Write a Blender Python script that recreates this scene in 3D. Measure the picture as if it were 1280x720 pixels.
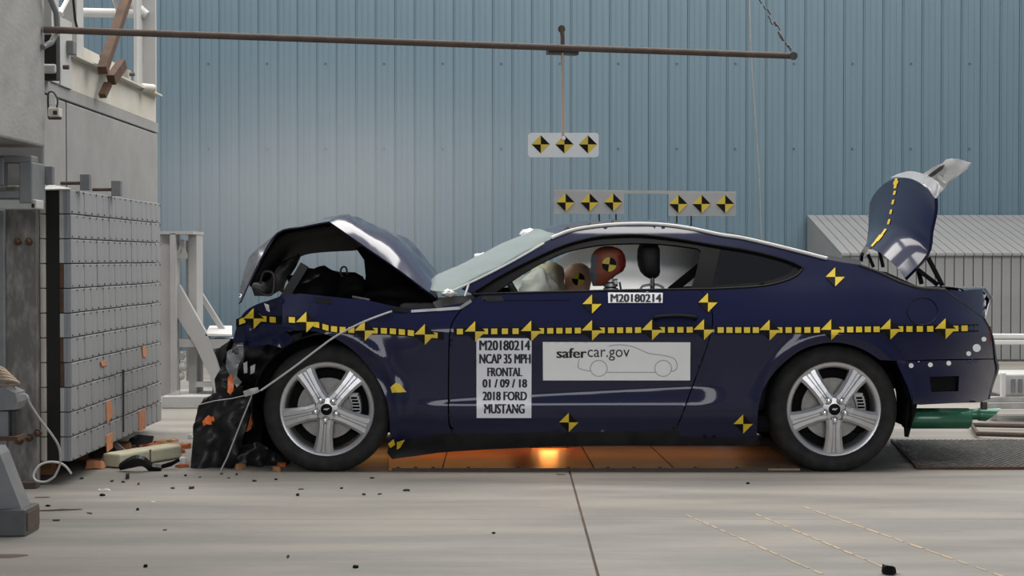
import bpy, bmesh, math, random
from mathutils import Vector, Matrix, noise
from mathutils.geometry import delaunay_2d_cdt

for o in list(bpy.data.objects):
    bpy.data.objects.remove(o)
SC = bpy.context.scene
COL = SC.collection
R = random.Random(7)

# ---------------------------------------------------------------- camera
F = 1945.0                      # focal length in pixels of the 1280x720 frame
CAM = Vector((0.0, -8.28, 1.136))
TH = math.atan(35.0 / F)        # slight downward pitch
cd = bpy.data.cameras.new('camera')
cd.sensor_width = 36.0
cd.lens = F / 1280.0 * 36.0
cd.clip_end = 200
cam = bpy.data.objects.new('camera', cd)
COL.objects.link(cam)
cam.location = CAM
cam.rotation_euler = (math.radians(90) - TH, 0, 0)
SC.camera = cam

# ---------------------------------------------------------------- world, lights, exposure
wd = bpy.data.worlds.new('hall_light')
SC.world = wd
wd.use_nodes = True
bg = wd.node_tree.nodes['Background']
bg.inputs['Color'].default_value = (0.78, 0.86, 1.0, 1)
bg.inputs['Strength'].default_value = 0.20

def area(name, loc, size, power, rot=(0, 0, 0), col=(1, 0.97, 0.92)):
    l = bpy.data.lights.new(name, 'AREA')
    l.shape = 'RECTANGLE'
    l.size, l.size_y = size
    l.energy = power
    l.color = col
    o = bpy.data.objects.new(name, l)
    COL.objects.link(o)
    o.location = loc
    o.rotation_euler = rot
    return o

for yy, pw_, dp in ((-0.3, 260, 1.2), (3.6, 320, 2.4), (8.4, 240, 2.4)):
    for xx in (-5.4, 0.6, 6.6):
        area('ceiling_lamp', (xx, yy, 7.4), (5.6, dp), pw_)

# added fill light behind the camera, brightens surfaces that face it
area('camera_side_fill', (1.0, -16.5, 4.3), (12.0, 3.6), 620, (math.radians(84), 0, 0), (0.98, 0.99, 1.0))

SC.view_settings.view_transform = 'Standard'
SC.view_settings.look = 'None'
SC.view_settings.gamma = 1.0
SC.view_settings.use_curve_mapping = False
SC.view_settings.exposure = 0.0

# ---------------------------------------------------------------- photo measurement -> metres
_f = Vector((0, math.cos(TH), -math.sin(TH)))
_u = Vector((0, math.sin(TH), math.cos(TH)))
_r = Vector((1, 0, 0))

def W(px, py, Y):
    d = _f + _u * ((360.0 - py) / F) + _r * ((px - 640.0) / F)
    return CAM + d * ((Y - CAM.y) / d.y)

def lerp(a, b, t): return a + (b - a) * t
def clamp(x, a=0.0, b=1.0): return max(a, min(b, x))
def sst(a, b, x):
    t = clamp((x - a) / (b - a))
    return t * t * (3 - 2 * t)

# ---------------------------------------------------------------- materials
MATS = {}
def mat(name, col, rough=0.6, metal=0.0, coat=0.0, var=None, scale=6.0, amt=0.5, bump=0.0, bscale=60.0,
        stretch=None, trans=0.0, emit=None, estr=0.0, spec=0.5, coat_rough=0.04, detail=4.0, lo=0.35, hi=0.7):
    if name in MATS: return MATS[name]
    m = bpy.data.materials.new(name)
    m.use_nodes = True
    nt = m.node_tree
    b = nt.nodes['Principled BSDF']
    b.inputs['Base Color'].default_value = (*col, 1)
    b.inputs['Roughness'].default_value = rough
    b.inputs['Metallic'].default_value = metal
    b.inputs['Coat Weight'].default_value = coat
    b.inputs['Coat Roughness'].default_value = coat_rough
    b.inputs['Specular IOR Level'].default_value = spec
    b.inputs['Transmission Weight'].default_value = trans
    if emit:
        b.inputs['Emission Color'].default_value = (*emit, 1)
        b.inputs['Emission Strength'].default_value = estr
    tc = nt.nodes.new('ShaderNodeTexCoord')
    src = tc.outputs['Object']
    if stretch:
        mp = nt.nodes.new('ShaderNodeMapping')
        mp.inputs['Scale'].default_value = stretch
        nt.links.new(src, mp.inputs['Vector'])
        src = mp.outputs['Vector']
    if var is not None:
        n = nt.nodes.new('ShaderNodeTexNoise')
        n.inputs['Scale'].default_value = scale
        n.inputs['Detail'].default_value = detail
        n.inputs['Roughness'].default_value = 0.6
        nt.links.new(src, n.inputs['Vector'])
        cr = nt.nodes.new('ShaderNodeValToRGB')
        cr.color_ramp.elements[0].position = lo
        cr.color_ramp.elements[1].position = hi
        cr.color_ramp.elements[0].color = (*col, 1)
        cr.color_ramp.elements[1].color = (*[lerp(a, c, amt * 2 if amt < .5 else 1) for a, c in zip(col, var)], 1)
        nt.links.new(n.outputs['Fac'], cr.inputs['Fac'])
        nt.links.new(cr.outputs['Color'], b.inputs['Base Color'])
    if bump:
        n2 = nt.nodes.new('ShaderNodeTexNoise')
        n2.inputs['Scale'].default_value = bscale
        n2.inputs['Detail'].default_value = 3
        nt.links.new(src, n2.inputs['Vector'])
        bp = nt.nodes.new('ShaderNodeBump')
        bp.inputs['Strength'].default_value = bump
        bp.inputs['Distance'].default_value = 0.01
        nt.links.new(n2.outputs['Fac'], bp.inputs['Height'])
        nt.links.new(bp.outputs['Normal'], b.inputs['Normal'])
    MATS[name] = m
    return m

def glass(name, tint, refl=0.06, rough=0.02, frost=0.0):
    m = bpy.data.materials.new(name)
    m.use_nodes = True
    nt = m.node_tree
    nt.nodes.clear()
    out = nt.nodes.new('ShaderNodeOutputMaterial')
    tr = nt.nodes.new('ShaderNodeBsdfTransparent')
    tr.inputs['Color'].default_value = (*tint, 1)
    gl = nt.nodes.new('ShaderNodeBsdfGlossy')
    gl.inputs['Roughness'].default_value = rough
    gl.inputs['Color'].default_value = (1, 1, 1, 1)
    fr = nt.nodes.new('ShaderNodeFresnel')
    fr.inputs['IOR'].default_value = 1.5
    ad = nt.nodes.new('ShaderNodeMath'); ad.operation = 'ADD'; ad.use_clamp = True
    ad.inputs[1].default_value = refl
    mx = nt.nodes.new('ShaderNodeMixShader')
    nt.links.new(fr.outputs['Fac'], ad.inputs[0])
    nt.links.new(ad.outputs['Value'], mx.inputs['Fac'])
    nt.links.new(tr.outputs['BSDF'], mx.inputs[1])
    nt.links.new(gl.outputs['BSDF'], mx.inputs[2])
    res = mx.outputs['Shader']
    if frost:
        df = nt.nodes.new('ShaderNodeBsdfDiffuse'); df.inputs['Color'].default_value = (0.80, 0.86, 0.84, 1)
        m2 = nt.nodes.new('ShaderNodeMixShader')
        vo = nt.nodes.new('ShaderNodeTexVoronoi'); vo.feature = 'DISTANCE_TO_EDGE'; vo.inputs['Scale'].default_value = 30.0
        rp = nt.nodes.new('ShaderNodeMapRange'); rp.inputs[1].default_value = 0.0; rp.inputs[2].default_value = 0.12
        rp.inputs[3].default_value = frost * 1.35; rp.inputs[4].default_value = frost
        tc = nt.nodes.new('ShaderNodeTexCoord'); nt.links.new(tc.outputs['Object'], vo.inputs['Vector'])
        nt.links.new(vo.outputs['Distance'], rp.inputs[0]); nt.links.new(rp.outputs[0], m2.inputs['Fac'])
        nt.links.new(res, m2.inputs[1]); nt.links.new(df.outputs['BSDF'], m2.inputs[2]); res = m2.outputs['Shader']
    nt.links.new(res, out.inputs['Surface'])
    MATS[name] = m
    return m

mat('paint', (0.0034, 0.0055, 0.036), 0.4, 0.0, 1.0, spec=0.1, coat_rough=0.08)
MATS['paint'].node_tree.nodes['Principled BSDF'].inputs['Coat IOR'].default_value = 1.42
mat('black_plastic', (0.008, 0.008, 0.009), 0.4, spec=0.35, var=(0.022, 0.022, 0.023), scale=9)
mat('black_matt', (0.003, 0.003, 0.0035), 0.8, var=(0.006, 0.006, 0.006), scale=12, spec=0.15)
mat('black_trim', (0.004, 0.004, 0.0045), 0.5, spec=0.12)
mat('rubber', (0.013, 0.013, 0.013), 0.75, spec=0.3, var=(0.03, 0.029, 0.028), scale=14, bump=0.1, bscale=80)
mat('alloy', (0.60, 0.60, 0.61), 0.32, 0.75, var=(0.52, 0.52, 0.53), scale=5)
mat('chrome', (0.75, 0.75, 0.76), 0.15, 1.0)
mat('disc_metal', (0.28, 0.27, 0.26), 0.45, 0.7, var=(0.2, 0.19, 0.18), scale=20)
mat('caliper', (0.42, 0.42, 0.42), 0.5, 0.4)
mat('dark_metal', (0.05, 0.05, 0.052), 0.5, 0.6, var=(0.09, 0.085, 0.08), scale=12)
mat('raw_metal', (0.5, 0.5, 0.5), 0.4, 0.7, var=(0.35, 0.35, 0.34), scale=10)
mat('hood_bare', (0.55, 0.56, 0.58), 0.28, 0.65, 0.6, var=(0.25, 0.26, 0.30), scale=5)
mat('seat_black', (0.012, 0.012, 0.013), 0.7, bump=0.2)
mat('airbag', (0.62, 0.60, 0.56), 0.85, var=(0.75, 0.73, 0.70), scale=5, bump=0.5, bscale=9)
mat('airbag_chalk', (0.60, 0.50, 0.36), 0.85, var=(0.70, 0.60, 0.48), scale=8, bump=0.5, bscale=10)
mat('dummy_skin', (0.30, 0.075, 0.035), 0.55, var=(0.22, 0.055, 0.028), scale=14)
mat('dummy_cap', (0.22, 0.022, 0.014), 0.5, var=(0.16, 0.018, 0.012), scale=12)
mat('dummy_face', (0.10, 0.12, 0.17), 0.6, var=(0.15, 0.13, 0.14), scale=10)
mat('dummy_pale', (0.80, 0.46, 0.33), 0.6, var=(0.72, 0.40, 0.29), scale=12)
mat('dummy_shirt', (0.55, 0.52, 0.30), 0.85, var=(0.48, 0.45, 0.26), scale=10)
mat('yellow', (0.72, 0.52, 0.03), 0.5, var=(0.66, 0.47, 0.025), scale=20)
mat('black_tape', (0.004, 0.004, 0.004), 0.6, spec=0.15)
mat('label_white', (0.86, 0.86, 0.90), 0.5, var=(0.80, 0.80, 0.85), scale=7)
mat('plate_white', (0.90, 0.90, 0.89), 0.45, var=(0.86, 0.86, 0.85), scale=4)
mat('ink', (0.02, 0.02, 0.025), 0.6)
mat('ink_grey', (0.42, 0.42, 0.42), 0.6)
mat('wall_blue', (0.080, 0.132, 0.168), 0.5, var=(0.092, 0.146, 0.182), scale=1.6, stretch=(4, 1, 0.4))
mat('wall_back_blue', (0.05, 0.09, 0.12), 0.7)
mat('barrier_grey', (0.26, 0.257, 0.25), 0.6, var=(0.31, 0.305, 0.295), scale=4, bump=0.05)
mat('cell_grey', (0.25, 0.255, 0.262), 0.55, var=(0.305, 0.305, 0.31), scale=7, lo=0.3, hi=0.75)
mat('cell_side', (0.20, 0.23, 0.28), 0.55, var=(0.24, 0.26, 0.30), scale=7)
mat('board_grey', (0.31, 0.31, 0.298), 0.75, var=(0.25, 0.25, 0.242), scale=5, stretch=(1, 1, 1.6), bump=0.25, bscale=30)
mat('cream', (0.58, 0.56, 0.50), 0.6, var=(0.50, 0.46, 0.38), scale=4)
mat('light_grey', (0.46, 0.46, 0.45), 0.6, var=(0.40, 0.40, 0.39), scale=4)
mat('buttress_grey', (0.38, 0.375, 0.37), 0.6, var=(0.32, 0.315, 0.31), scale=3)
mat('rust', (0.105, 0.052, 0.027), 0.8, var=(0.055, 0.032, 0.022), scale=15)
mat('rust_dark', (0.068, 0.048, 0.040), 0.75, var=(0.105, 0.070, 0.052), scale=14)
mat('galvanised', (0.13, 0.125, 0.115), 0.5, 0.2, var=(0.30, 0.29, 0.27), scale=22, stretch=(1, 1, 0.35), lo=.45, hi=.75)
mat('steel_blue_grey', (0.16, 0.17, 0.18), 0.5, 0.2, var=(0.22, 0.22, 0.22), scale=8)
mat('orange_block', (0.40, 0.10, 0.02), 0.7, var=(0.28, 0.07, 0.018), scale=9)
mat('orange_plastic', (0.75, 0.16, 0.02), 0.35, var=(0.62, 0.12, 0.02), scale=12)
mat('orange_chalk', (0.60, 0.25, 0.12), 0.9, var=(0.45, 0.19, 0.10), scale=20)
mat('wood', (0.42, 0.22, 0.10), 0.7, var=(0.30, 0.14, 0.06), scale=6, stretch=(1, 6, 6))
mat('foam', (0.55, 0.53, 0.38), 0.85, var=(0.47, 0.45, 0.33), scale=9)
mat('green_metal', (0.025, 0.13, 0.075), 0.3, 0.2, 0.4, var=(0.04, 0.17, 0.10), scale=6)
mat('white_paint', (0.62, 0.62, 0.60), 0.45, var=(0.56, 0.56, 0.55), scale=5)
mat('shed_metal', (0.21, 0.213, 0.216), 0.5, 0.1, var=(0.24, 0.24, 0.24), scale=3)
mat('shed_roof', (0.21, 0.213, 0.216), 0.6, 0.0, var=(0.235, 0.235, 0.235), scale=3)
mat('steel_dark', (0.075, 0.078, 0.08), 0.5, 0.2, var=(0.11, 0.11, 0.11), scale=8)
mat('headliner', (0.45, 0.45, 0.44), 0.9)
mat('cable_white', (0.42, 0.42, 0.41), 0.6)
mat('rope_tan', (0.45, 0.35, 0.26), 0.8)
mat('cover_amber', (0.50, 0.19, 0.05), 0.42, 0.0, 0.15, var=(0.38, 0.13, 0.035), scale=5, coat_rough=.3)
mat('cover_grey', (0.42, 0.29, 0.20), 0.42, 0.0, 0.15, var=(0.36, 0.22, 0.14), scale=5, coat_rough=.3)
mat('grating', (0.07, 0.068, 0.065), 0.5, 0.5)
mat('pit_dark', (0.015, 0.014, 0.013), 0.9)
mat('target_grey', (0.40, 0.40, 0.385), 0.5, 0.0, var=(0.35, 0.35, 0.34), scale=8)
mat('target_white', (0.78, 0.81, 0.83), 0.45, var=(0.70, 0.74, 0.76), scale=8)
mat('lamp_glow', (1.0, 0.62, 0.28), 0.5, emit=(1.0, 0.50, 0.16), estr=5.0)
mat('deck_pale', (0.66, 0.66, 0.66), 0.35, 0.3, 0.5, var=(0.50, 0.50, 0.51), scale=7)
mat('reflection_blue', (0.10, 0.18, 0.42), 0.2, 0.1, 1.0)
mat('line_orange', (0.50, 0.36, 0.22), 0.8, var=(0.40, 0.33, 0.26), scale=8)
mat('joint_dark', (0.10, 0.075, 0.055), 0.95, var=(0.18, 0.12, 0.08), scale=8)
glass('windshield_glass', (0.92, 0.98, 0.95), 0.12, 0.08, 0.12)
glass('tinted_glass', (0.30, 0.31, 0.30), 0.03)
glass('lamp_glass', (0.7, 0.7, 0.7), 0.1)

def fabric(name, col, tl):
    m = bpy.data.materials.new(name); m.use_nodes = True; nt = m.node_tree; nt.nodes.clear()
    out = nt.nodes.new('ShaderNodeOutputMaterial'); d = nt.nodes.new('ShaderNodeBsdfDiffuse'); t = nt.nodes.new('ShaderNodeBsdfTranslucent'); x = nt.nodes.new('ShaderNodeMixShader')
    n = nt.nodes.new('ShaderNodeTexNoise'); n.inputs['Scale'].default_value = 5.0
    tc = nt.nodes.new('ShaderNodeTexCoord'); nt.links.new(tc.outputs['Object'], n.inputs['Vector'])
    r = nt.nodes.new('ShaderNodeValToRGB'); r.color_ramp.elements[0].position = .3; r.color_ramp.elements[1].position = .7
    r.color_ramp.elements[0].color = (*[c * .85 for c in col], 1); r.color_ramp.elements[1].color = (*col, 1)
    nt.links.new(n.outputs['Fac'], r.inputs['Fac'])
    for s in (d, t): nt.links.new(r.outputs['Color'], s.inputs['Color'])
    x.inputs['Fac'].default_value = tl
    nt.links.new(d.outputs['BSDF'], x.inputs[1]); nt.links.new(t.outputs['BSDF'], x.inputs[2]); nt.links.new(x.outputs['Shader'], out.inputs['Surface'])
    MATS[name] = m
fabric('curtain_fabric', (0.95, 0.95, 0.96), 0.72)

# concrete floor: two noise layers, brushed along X
def concrete():
    m = bpy.data.materials.new('concrete'); m.use_nodes = True
    nt = m.node_tree; b = nt.nodes['Principled BSDF']; b.inputs['Roughness'].default_value = 0.62
    g = nt.nodes.new('ShaderNodeNewGeometry')
    def nz(sc, det, stretch):
        mp = nt.nodes.new('ShaderNodeMapping'); mp.inputs['Scale'].default_value = stretch
        n = nt.nodes.new('ShaderNodeTexNoise'); n.inputs['Scale'].default_value = sc; n.inputs['Detail'].default_value = det
        nt.links.new(g.outputs['Position'], mp.inputs['Vector']); nt.links.new(mp.outputs['Vector'], n.inputs['Vector'])
        return n.outputs['Fac']
    def ramp(fac, p0, c0, p1, c1):
        r = nt.nodes.new('ShaderNodeValToRGB')
        r.color_ramp.elements[0].position = p0; r.color_ramp.elements[1].position = p1
        r.color_ramp.elements[0].color = (*c0, 1); r.color_ramp.elements[1].color = (*c1, 1)
        nt.links.new(fac, r.inputs['Fac']); return r.outputs['Color']
    def mix(fac, a, c, mode='MULTIPLY'):
        x = nt.nodes.new('ShaderNodeMix'); x.data_type = 'RGBA'; x.blend_type = mode
        x.inputs[0].default_value = fac
        nt.links.new(a, x.inputs[6]); nt.links.new(c, x.inputs[7]); return x.outputs[2]
    base = ramp(nz(0.7, 6, (0.5, 1.2, 1)), 0.35, (0.245, 0.222, 0.194), 0.68, (0.292, 0.270, 0.241))
    st = ramp(nz(1.6, 8, (0.45, 2.4, 1)), 0.40, (0.62, 0.65, 0.68), 0.62, (1, 1, 1))
    fn = ramp(nz(40, 3, (0.4, 1.5, 1)), 0.3, (0.88, 0.88, 0.88), 0.7, (1.05, 1.05, 1.05))
    c = mix(0.8, base, st); c = mix(0.7, c, fn)
    nt.links.new(c, b.inputs['Base Color'])
    MATS['concrete'] = m
concrete()

# ---------------------------------------------------------------- object helpers
def tag(o, label=None, cat=None, group=None, kind=None):
    if label: o['label'] = label
    if cat: o['category'] = cat
    if group: o['group'] = group
    if kind: o['kind'] = kind
    return o

def empty(name, loc, label=None, cat=None, group=None):
    o = bpy.data.objects.new(name, None)
    COL.objects.link(o)
    o.location = loc
    o.empty_display_size = 0.1
    return tag(o, label, cat, group)

def put(o, parent):
    if parent is not None:
        o.parent = parent
        r = parent
        if r.parent is None and r.type == 'EMPTY':
            o.matrix_parent_inverse = Matrix.Translation(-Vector(r.location))
    return o

def thicken(verts, faces, fm, t, back):
    """sheet -> solid: back sheet along the normals and a flat rim with its own vertices"""
    n = len(verts); nr = [Vector() for _ in range(n)]
    V = [Vector(v) for v in verts]
    cnt = {}
    for f in faces:
        a, b, c = V[f[0]], V[f[1]], V[f[2]]
        fn = (b - a).cross(c - a)
        if len(f) > 3: fn = (V[f[2]] - V[f[0]]).cross(V[f[3]] - V[f[1]])
        for i in f: nr[i] += fn
        for i in range(len(f)):
            e = (f[i], f[(i + 1) % len(f)]); k = (min(e), max(e))
            cnt[k] = None if k in cnt else e
    B = [v - (q.normalized() if q.length > 1e-12 else Vector((0, -1, 0))) * t for v, q in zip(V, nr)]
    fm = list(fm) if fm else [0] * len(faces)
    V2 = V + B
    F2 = list(faces) + [tuple(n + i for i in reversed(f)) for f in faces]
    m2 = fm + [back if back is not None else i for i in fm]
    ns = len(F2)
    for e in cnt.values():
        if e is None: continue
        a, b = e; k = len(V2)
        V2 += [V[a], V[b], B[b], B[a]]
        F2.append((k + 1, k, k + 3, k + 2)); m2.append(0)
    return V2, F2, m2, ns

def ob(name, verts, faces, mats, parent=None, smooth=False, solid=0.0, fm=None, offset=-1.0, sharp=None, back=None):
    me = bpy.data.meshes.new(name)
    ns = len(faces)
    if solid: verts, faces, fm, ns = thicken(verts, faces, fm, solid, back)
    me.from_pydata([tuple(v) for v in verts], [], faces)
    if isinstance(mats, str): mats = [mats]
    for m in mats: me.materials.append(MATS[m])
    if fm:
        for p, i in zip(me.polygons, fm): p.material_index = i
    if smooth:
        for p in me.polygons: p.use_smooth = p.index < ns
        if sharp: me.set_sharp_from_angle(angle=math.radians(sharp))
    me.update()
    o = bpy.data.objects.new(name, me)
    COL.objects.link(o)
    return put(o, parent)

class MB:
    def __init__(s): s.v = []; s.f = []; s.m = []
    def quadbox(s, p8, mi=0):
        b = len(s.v); s.v += [Vector(p) for p in p8]
        for q in ((0, 3, 2, 1), (4, 5, 6, 7), (0, 1, 5, 4), (1, 2, 6, 5), (2, 3, 7, 6), (3, 0, 4, 7)):
            s.f.append(tuple(b + i for i in q)); s.m.append(mi)
        return s
    def box(s, a, c, mi=0):
        x0, y0, z0 = [min(p, q) for p, q in zip(a, c)]; x1, y1, z1 = [max(p, q) for p, q in zip(a, c)]
        return s.quadbox([(x0, y0, z0), (x1, y0, z0), (x1, y1, z0), (x0, y1, z0),
                          (x0, y0, z1), (x1, y0, z1), (x1, y1, z1), (x0, y1, z1)], mi)
    def cbox(s, a, c, bev=0.01, mi=0):       # box with bevelled edges
        bm = bmesh.new(); bmesh.ops.create_cube(bm, size=1.0)
        ctr = [(p + q) / 2 for p, q in zip(a, c)]; sz = [abs(p - q) for p, q in zip(a, c)]
        for v in bm.verts: v.co = Vector([ctr[i] + v.co[i] * sz[i] for i in range(3)])
        bmesh.ops.bevel(bm, geom=list(bm.edges), offset=min(bev, min(sz) * .45), segments=2, affect='EDGES', profile=0.5)
        return s.addbm(bm, mi)
    def addbm(s, bm, mi=0):
        b = len(s.v); bm.verts.index_update()
        s.v += [v.co.copy() for v in bm.verts]
        for f in bm.faces: s.f.append(tuple(b + v.index for v in f.verts)); s.m.append(mi)
        bm.free(); return s
    def bar(s, p, q, w, h=None, mi=0, up=(0, 0, 1)):   # rectangular bar between two points
        p = Vector(p); q = Vector(q); h = h or w
        d = (q - p).normalized(); u = Vector(up)
        if abs(d.dot(u)) > .95: u = Vector((0, 1, 0))
        r = d.cross(u).normalized(); u = r.cross(d).normalized()
        c = [(-1, -1), (1, -1), (1, 1), (-1, 1)]
        return s.quadbox([p + r * (a * w / 2) + u * (b * h / 2) for a, b in c] + [q + r * (a * w / 2) + u * (b * h / 2) for a, b in c], mi)
    def tube(s, pts, rad, n=8, mi=0, cap=True):
        pts = [Vector(p) for p in pts]; b = len(s.v)
        rads = rad if isinstance(rad, (list, tuple)) else [rad] * len(pts)
        prev = None
        for i, p in enumerate(pts):
            d = (pts[min(i + 1, len(pts) - 1)] - pts[max(i - 1, 0)])
            d = d.normalized() if d.length > 1e-9 else Vector((0, 0, 1))
            if prev is None:
                u = Vector((0, 0, 1)) if abs(d.z) < .9 else Vector((0, 1, 0))
            else: u = prev
            r = d.cross(u).normalized(); u = r.cross(d).normalized(); prev = u
            for k in range(n):
                a = 2 * math.pi * k / n
                s.v.append(p + (r * math.cos(a) + u * math.sin(a)) * rads[i])
        for i in range(len(pts) - 1):
            for k in range(n):
                k2 = (k + 1) % n
                s.f.append((b + i * n + k, b + i * n + k2, b + (i + 1) * n + k2, b + (i + 1) * n + k)); s.m.append(mi)
        if cap:
            s.f.append(tuple(b + k for k in reversed(range(n)))); s.m.append(mi)
            e = b + (len(pts) - 1) * n
            s.f.append(tuple(e + k for k in range(n))); s.m.append(mi)
        return s
    def lathe(s, prof, c=(0, 0, 0), n=32, mi=0, axis='Y', closed=False):   # prof: (radius, along axis)
        b = len(s.v); c = Vector(c)
        for (r, h) in prof:
            for k in range(n):
                a = 2 * math.pi * k / n
                if axis == 'Y': s.v.append(c + Vector((r * math.cos(a), h, r * math.sin(a))))
                elif axis == 'X': s.v.append(c + Vector((h, r * math.cos(a), r * math.sin(a))))
                else: s.v.append(c + Vector((r * math.cos(a), r * math.sin(a), h)))
        m = len(prof)
        for i in range(m if closed else m - 1):
            j = (i + 1) % m
            for k in range(n):
                k2 = (k + 1) % n
                s.f.append((b + i * n + k, b + i * n + k2, b + j * n + k2, b + j * n + k)); s.m.append(mi)
        return s
    def prism(s, poly, d, mi=0):              # planar polygon (3D points) extruded along vector d
        b = len(s.v); n = len(poly); d = Vector(d)
        s.v += [Vector(p) for p in poly] + [Vector(p) + d for p in poly]
        s.f.append(tuple(b + i for i in range(n))); s.m.append(mi)
        s.f.append(tuple(b + n + i for i in reversed(range(n)))); s.m.append(mi)
        for i in range(n):
            j = (i + 1) % n
            s.f.append((b + i, b + n + i, b + n + j, b + j)); s.m.append(mi)
        return s
    def build(s, name, mats, parent=None, smooth=False, sharp=35):
        me_o = ob(name, s.v, s.f, mats, parent, smooth, fm=s.m, sharp=sharp)
        bm = bmesh.new(); bm.from_mesh(me_o.data)
        bmesh.ops.recalc_face_normals(bm, faces=bm.faces)
        bm.to_mesh(me_o.data); bm.free()
        if smooth and sharp: me_o.data.set_sharp_from_angle(angle=math.radians(sharp))
        return me_o

def spl(pts, sub=6):            # open Catmull-Rom
    out = []
    n = len(pts)
    for i in range(n - 1):
        p0 = pts[max(i - 1, 0)]; p1 = pts[i]; p2 = pts[i + 1]; p3 = pts[min(i + 2, n - 1)]
        for k in range(sub):
            t = k / sub
            out.append(tuple(0.5 * ((2 * b) + (c - a) * t + (2 * a - 5 * b + 4 * c - d) * t * t + (-a + 3 * b - 3 * c + d) * t ** 3)
                             for a, b, c, d in zip(p0, p1, p2, p3)))
    out.append(tuple(pts[-1]))
    return out

def inpoly(x, y, poly):
    c = False; j = len(poly) - 1
    for i in range(len(poly)):
        xi, yi = poly[i]; xj, yj = poly[j]
        if (yi > y) != (yj > y) and x < (xj - xi) * (y - yi) / (yj - yi) + xi: c = not c
        j = i
    return c

def resamp(poly, step):
    out = []
    n = len(poly)
    for i in range(n):
        a = poly[i]; b = poly[(i + 1) % n]
        L = math.hypot(b[0] - a[0], b[1] - a[1])
        if L < 1e-4: continue
        k = max(1, int(math.ceil(L / step)))
        for t in range(k): out.append((lerp(a[0], b[0], t / k), lerp(a[1], b[1], t / k)))
    return out

def tri2d(outline, holes=(), step=5.0):
    loops = [resamp(outline, step)] + [resamp(h, step) for h in holes]
    pts = []; edges = []
    for lp in loops:
        b = len(pts)
        pts += lp
        edges += [(b + i, b + (i + 1) % len(lp)) for i in range(len(lp))]
    bucket = {}
    for p in pts: bucket.setdefault((int(p[0] // step), int(p[1] // step)), []).append(p)
    x0 = min(p[0] for p in pts); x1 = max(p[0] for p in pts); y0 = min(p[1] for p in pts); y1 = max(p[1] for p in pts)
    nx = int((x1 - x0) / step); ny = int((y1 - y0) / step)
    for j in range(ny + 1):
        for i in range(nx + 1):
            x = x0 + (i + .5) * step; y = y0 + (j + .5) * step
            if not inpoly(x, y, loops[0]) or any(inpoly(x, y, h) for h in loops[1:]): continue
            bx, by = int(x // step), int(y // step)
            ok = True
            for a in (-1, 0, 1):
                for c in (-1, 0, 1):
                    for q in bucket.get((bx + a, by + c), ()):
                        if (q[0] - x) ** 2 + (q[1] - y) ** 2 < (step * .45) ** 2: ok = False
            if ok: pts.append((x, y))
    r = delaunay_2d_cdt([Vector(p) for p in pts], edges, [], 0, 1e-4)
    V = [(v.x, v.y) for v in r[0]]
    Fc = []
    for f in r[2]:
        cx = sum(V[i][0] for i in f) / len(f); cy = sum(V[i][1] for i in f) / len(f)
        if inpoly(cx, cy, loops[0]) and not any(inpoly(cx, cy, h) for h in loops[1:]):
            a, b, c = [V[i] for i in f[:3]]
            ar = (b[0] - a[0]) * (c[1] - a[1]) - (b[1] - a[1]) * (c[0] - a[0])
            # image y runs down: positive area is clockwise seen by the camera
            Fc.append(tuple(f) if ar < 0 else tuple(reversed(f)))
    return V, Fc

def panel(name, outline, fn, mats, parent, holes=(), step=5.0, solid=0.006, smooth=True):
    """sheet whose outline is measured in the photo and laid on the surface fn(px, py) -> point"""
    V, Fc = tri2d(outline, holes, step)
    P = [fn(x, y) for x, y in V]
    return ob(name, P, Fc, mats, parent, smooth, solid)

def grid(name, rows, mats, parent, smooth=True, solid=0.0, flip=False, sharp=None, offset=-1.0, back=None):
    n = len(rows[0]); V = [p for r in rows for p in r]; Fc = []
    for i in range(len(rows) - 1):
        for j in range(n - 1):
            q = (i * n + j, i * n + j + 1, (i + 1) * n + j + 1, (i + 1) * n + j)
            Fc.append(tuple(reversed(q)) if flip else q)
    return ob(name, V, Fc, mats, parent, smooth, solid, sharp=sharp, back=back)

def nz(p, s=1.0): return noise.noise(Vector(p) * s)

def blob(name, c, r, mats, parent=None, amp=0.15, fr=2.0, seed=0.0, sub=3):   # lumpy closed solid
    bm = bmesh.new(); bmesh.ops.create_icosphere(bm, subdivisions=sub, radius=1.0)
    for v in bm.verts:
        k = 1 + amp * nz(v.co * fr + Vector((seed, seed * 1.7, 0)))
        v.co = Vector((c[0] + v.co.x * r[0] * k, c[1] + v.co.y * r[1] * k, c[2] + v.co.z * r[2] * k))
    return MB().addbm(bm).build(name, mats, parent, True, None)

def text_verts(body, box, bold=0.0, cond=None):
    """text outline fitted to a pixel box -> (px, py) vertices and faces"""
    cu = bpy.data.curves.new('t', 'FONT'); cu.body = body; cu.offset = bold; cu.resolution_u = 3
    o = bpy.data.objects.new('t', cu); COL.objects.link(o)
    dg = bpy.context.evaluated_depsgraph_get(); dg.update()
    me = o.evaluated_get(dg).to_mesh()
    vs = [(v.co.x, v.co.y) for v in me.vertices]; fs = [tuple(p.vertices) for p in me.polygons]
    o.evaluated_get(dg).to_mesh_clear()
    bpy.data.objects.remove(o); bpy.data.curves.remove(cu)
    x0 = min(v[0] for v in vs); x1 = max(v[0] for v in vs); y0 = min(v[1] for v in vs); y1 = max(v[1] for v in vs)
    bx0, by0, bx1, by1 = box
    return [(lerp(bx0, bx1, (x - x0) / (x1 - x0)), lerp(by1, by0, (y - y0) / (y1 - y0))) for x, y in vs], fs
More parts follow.
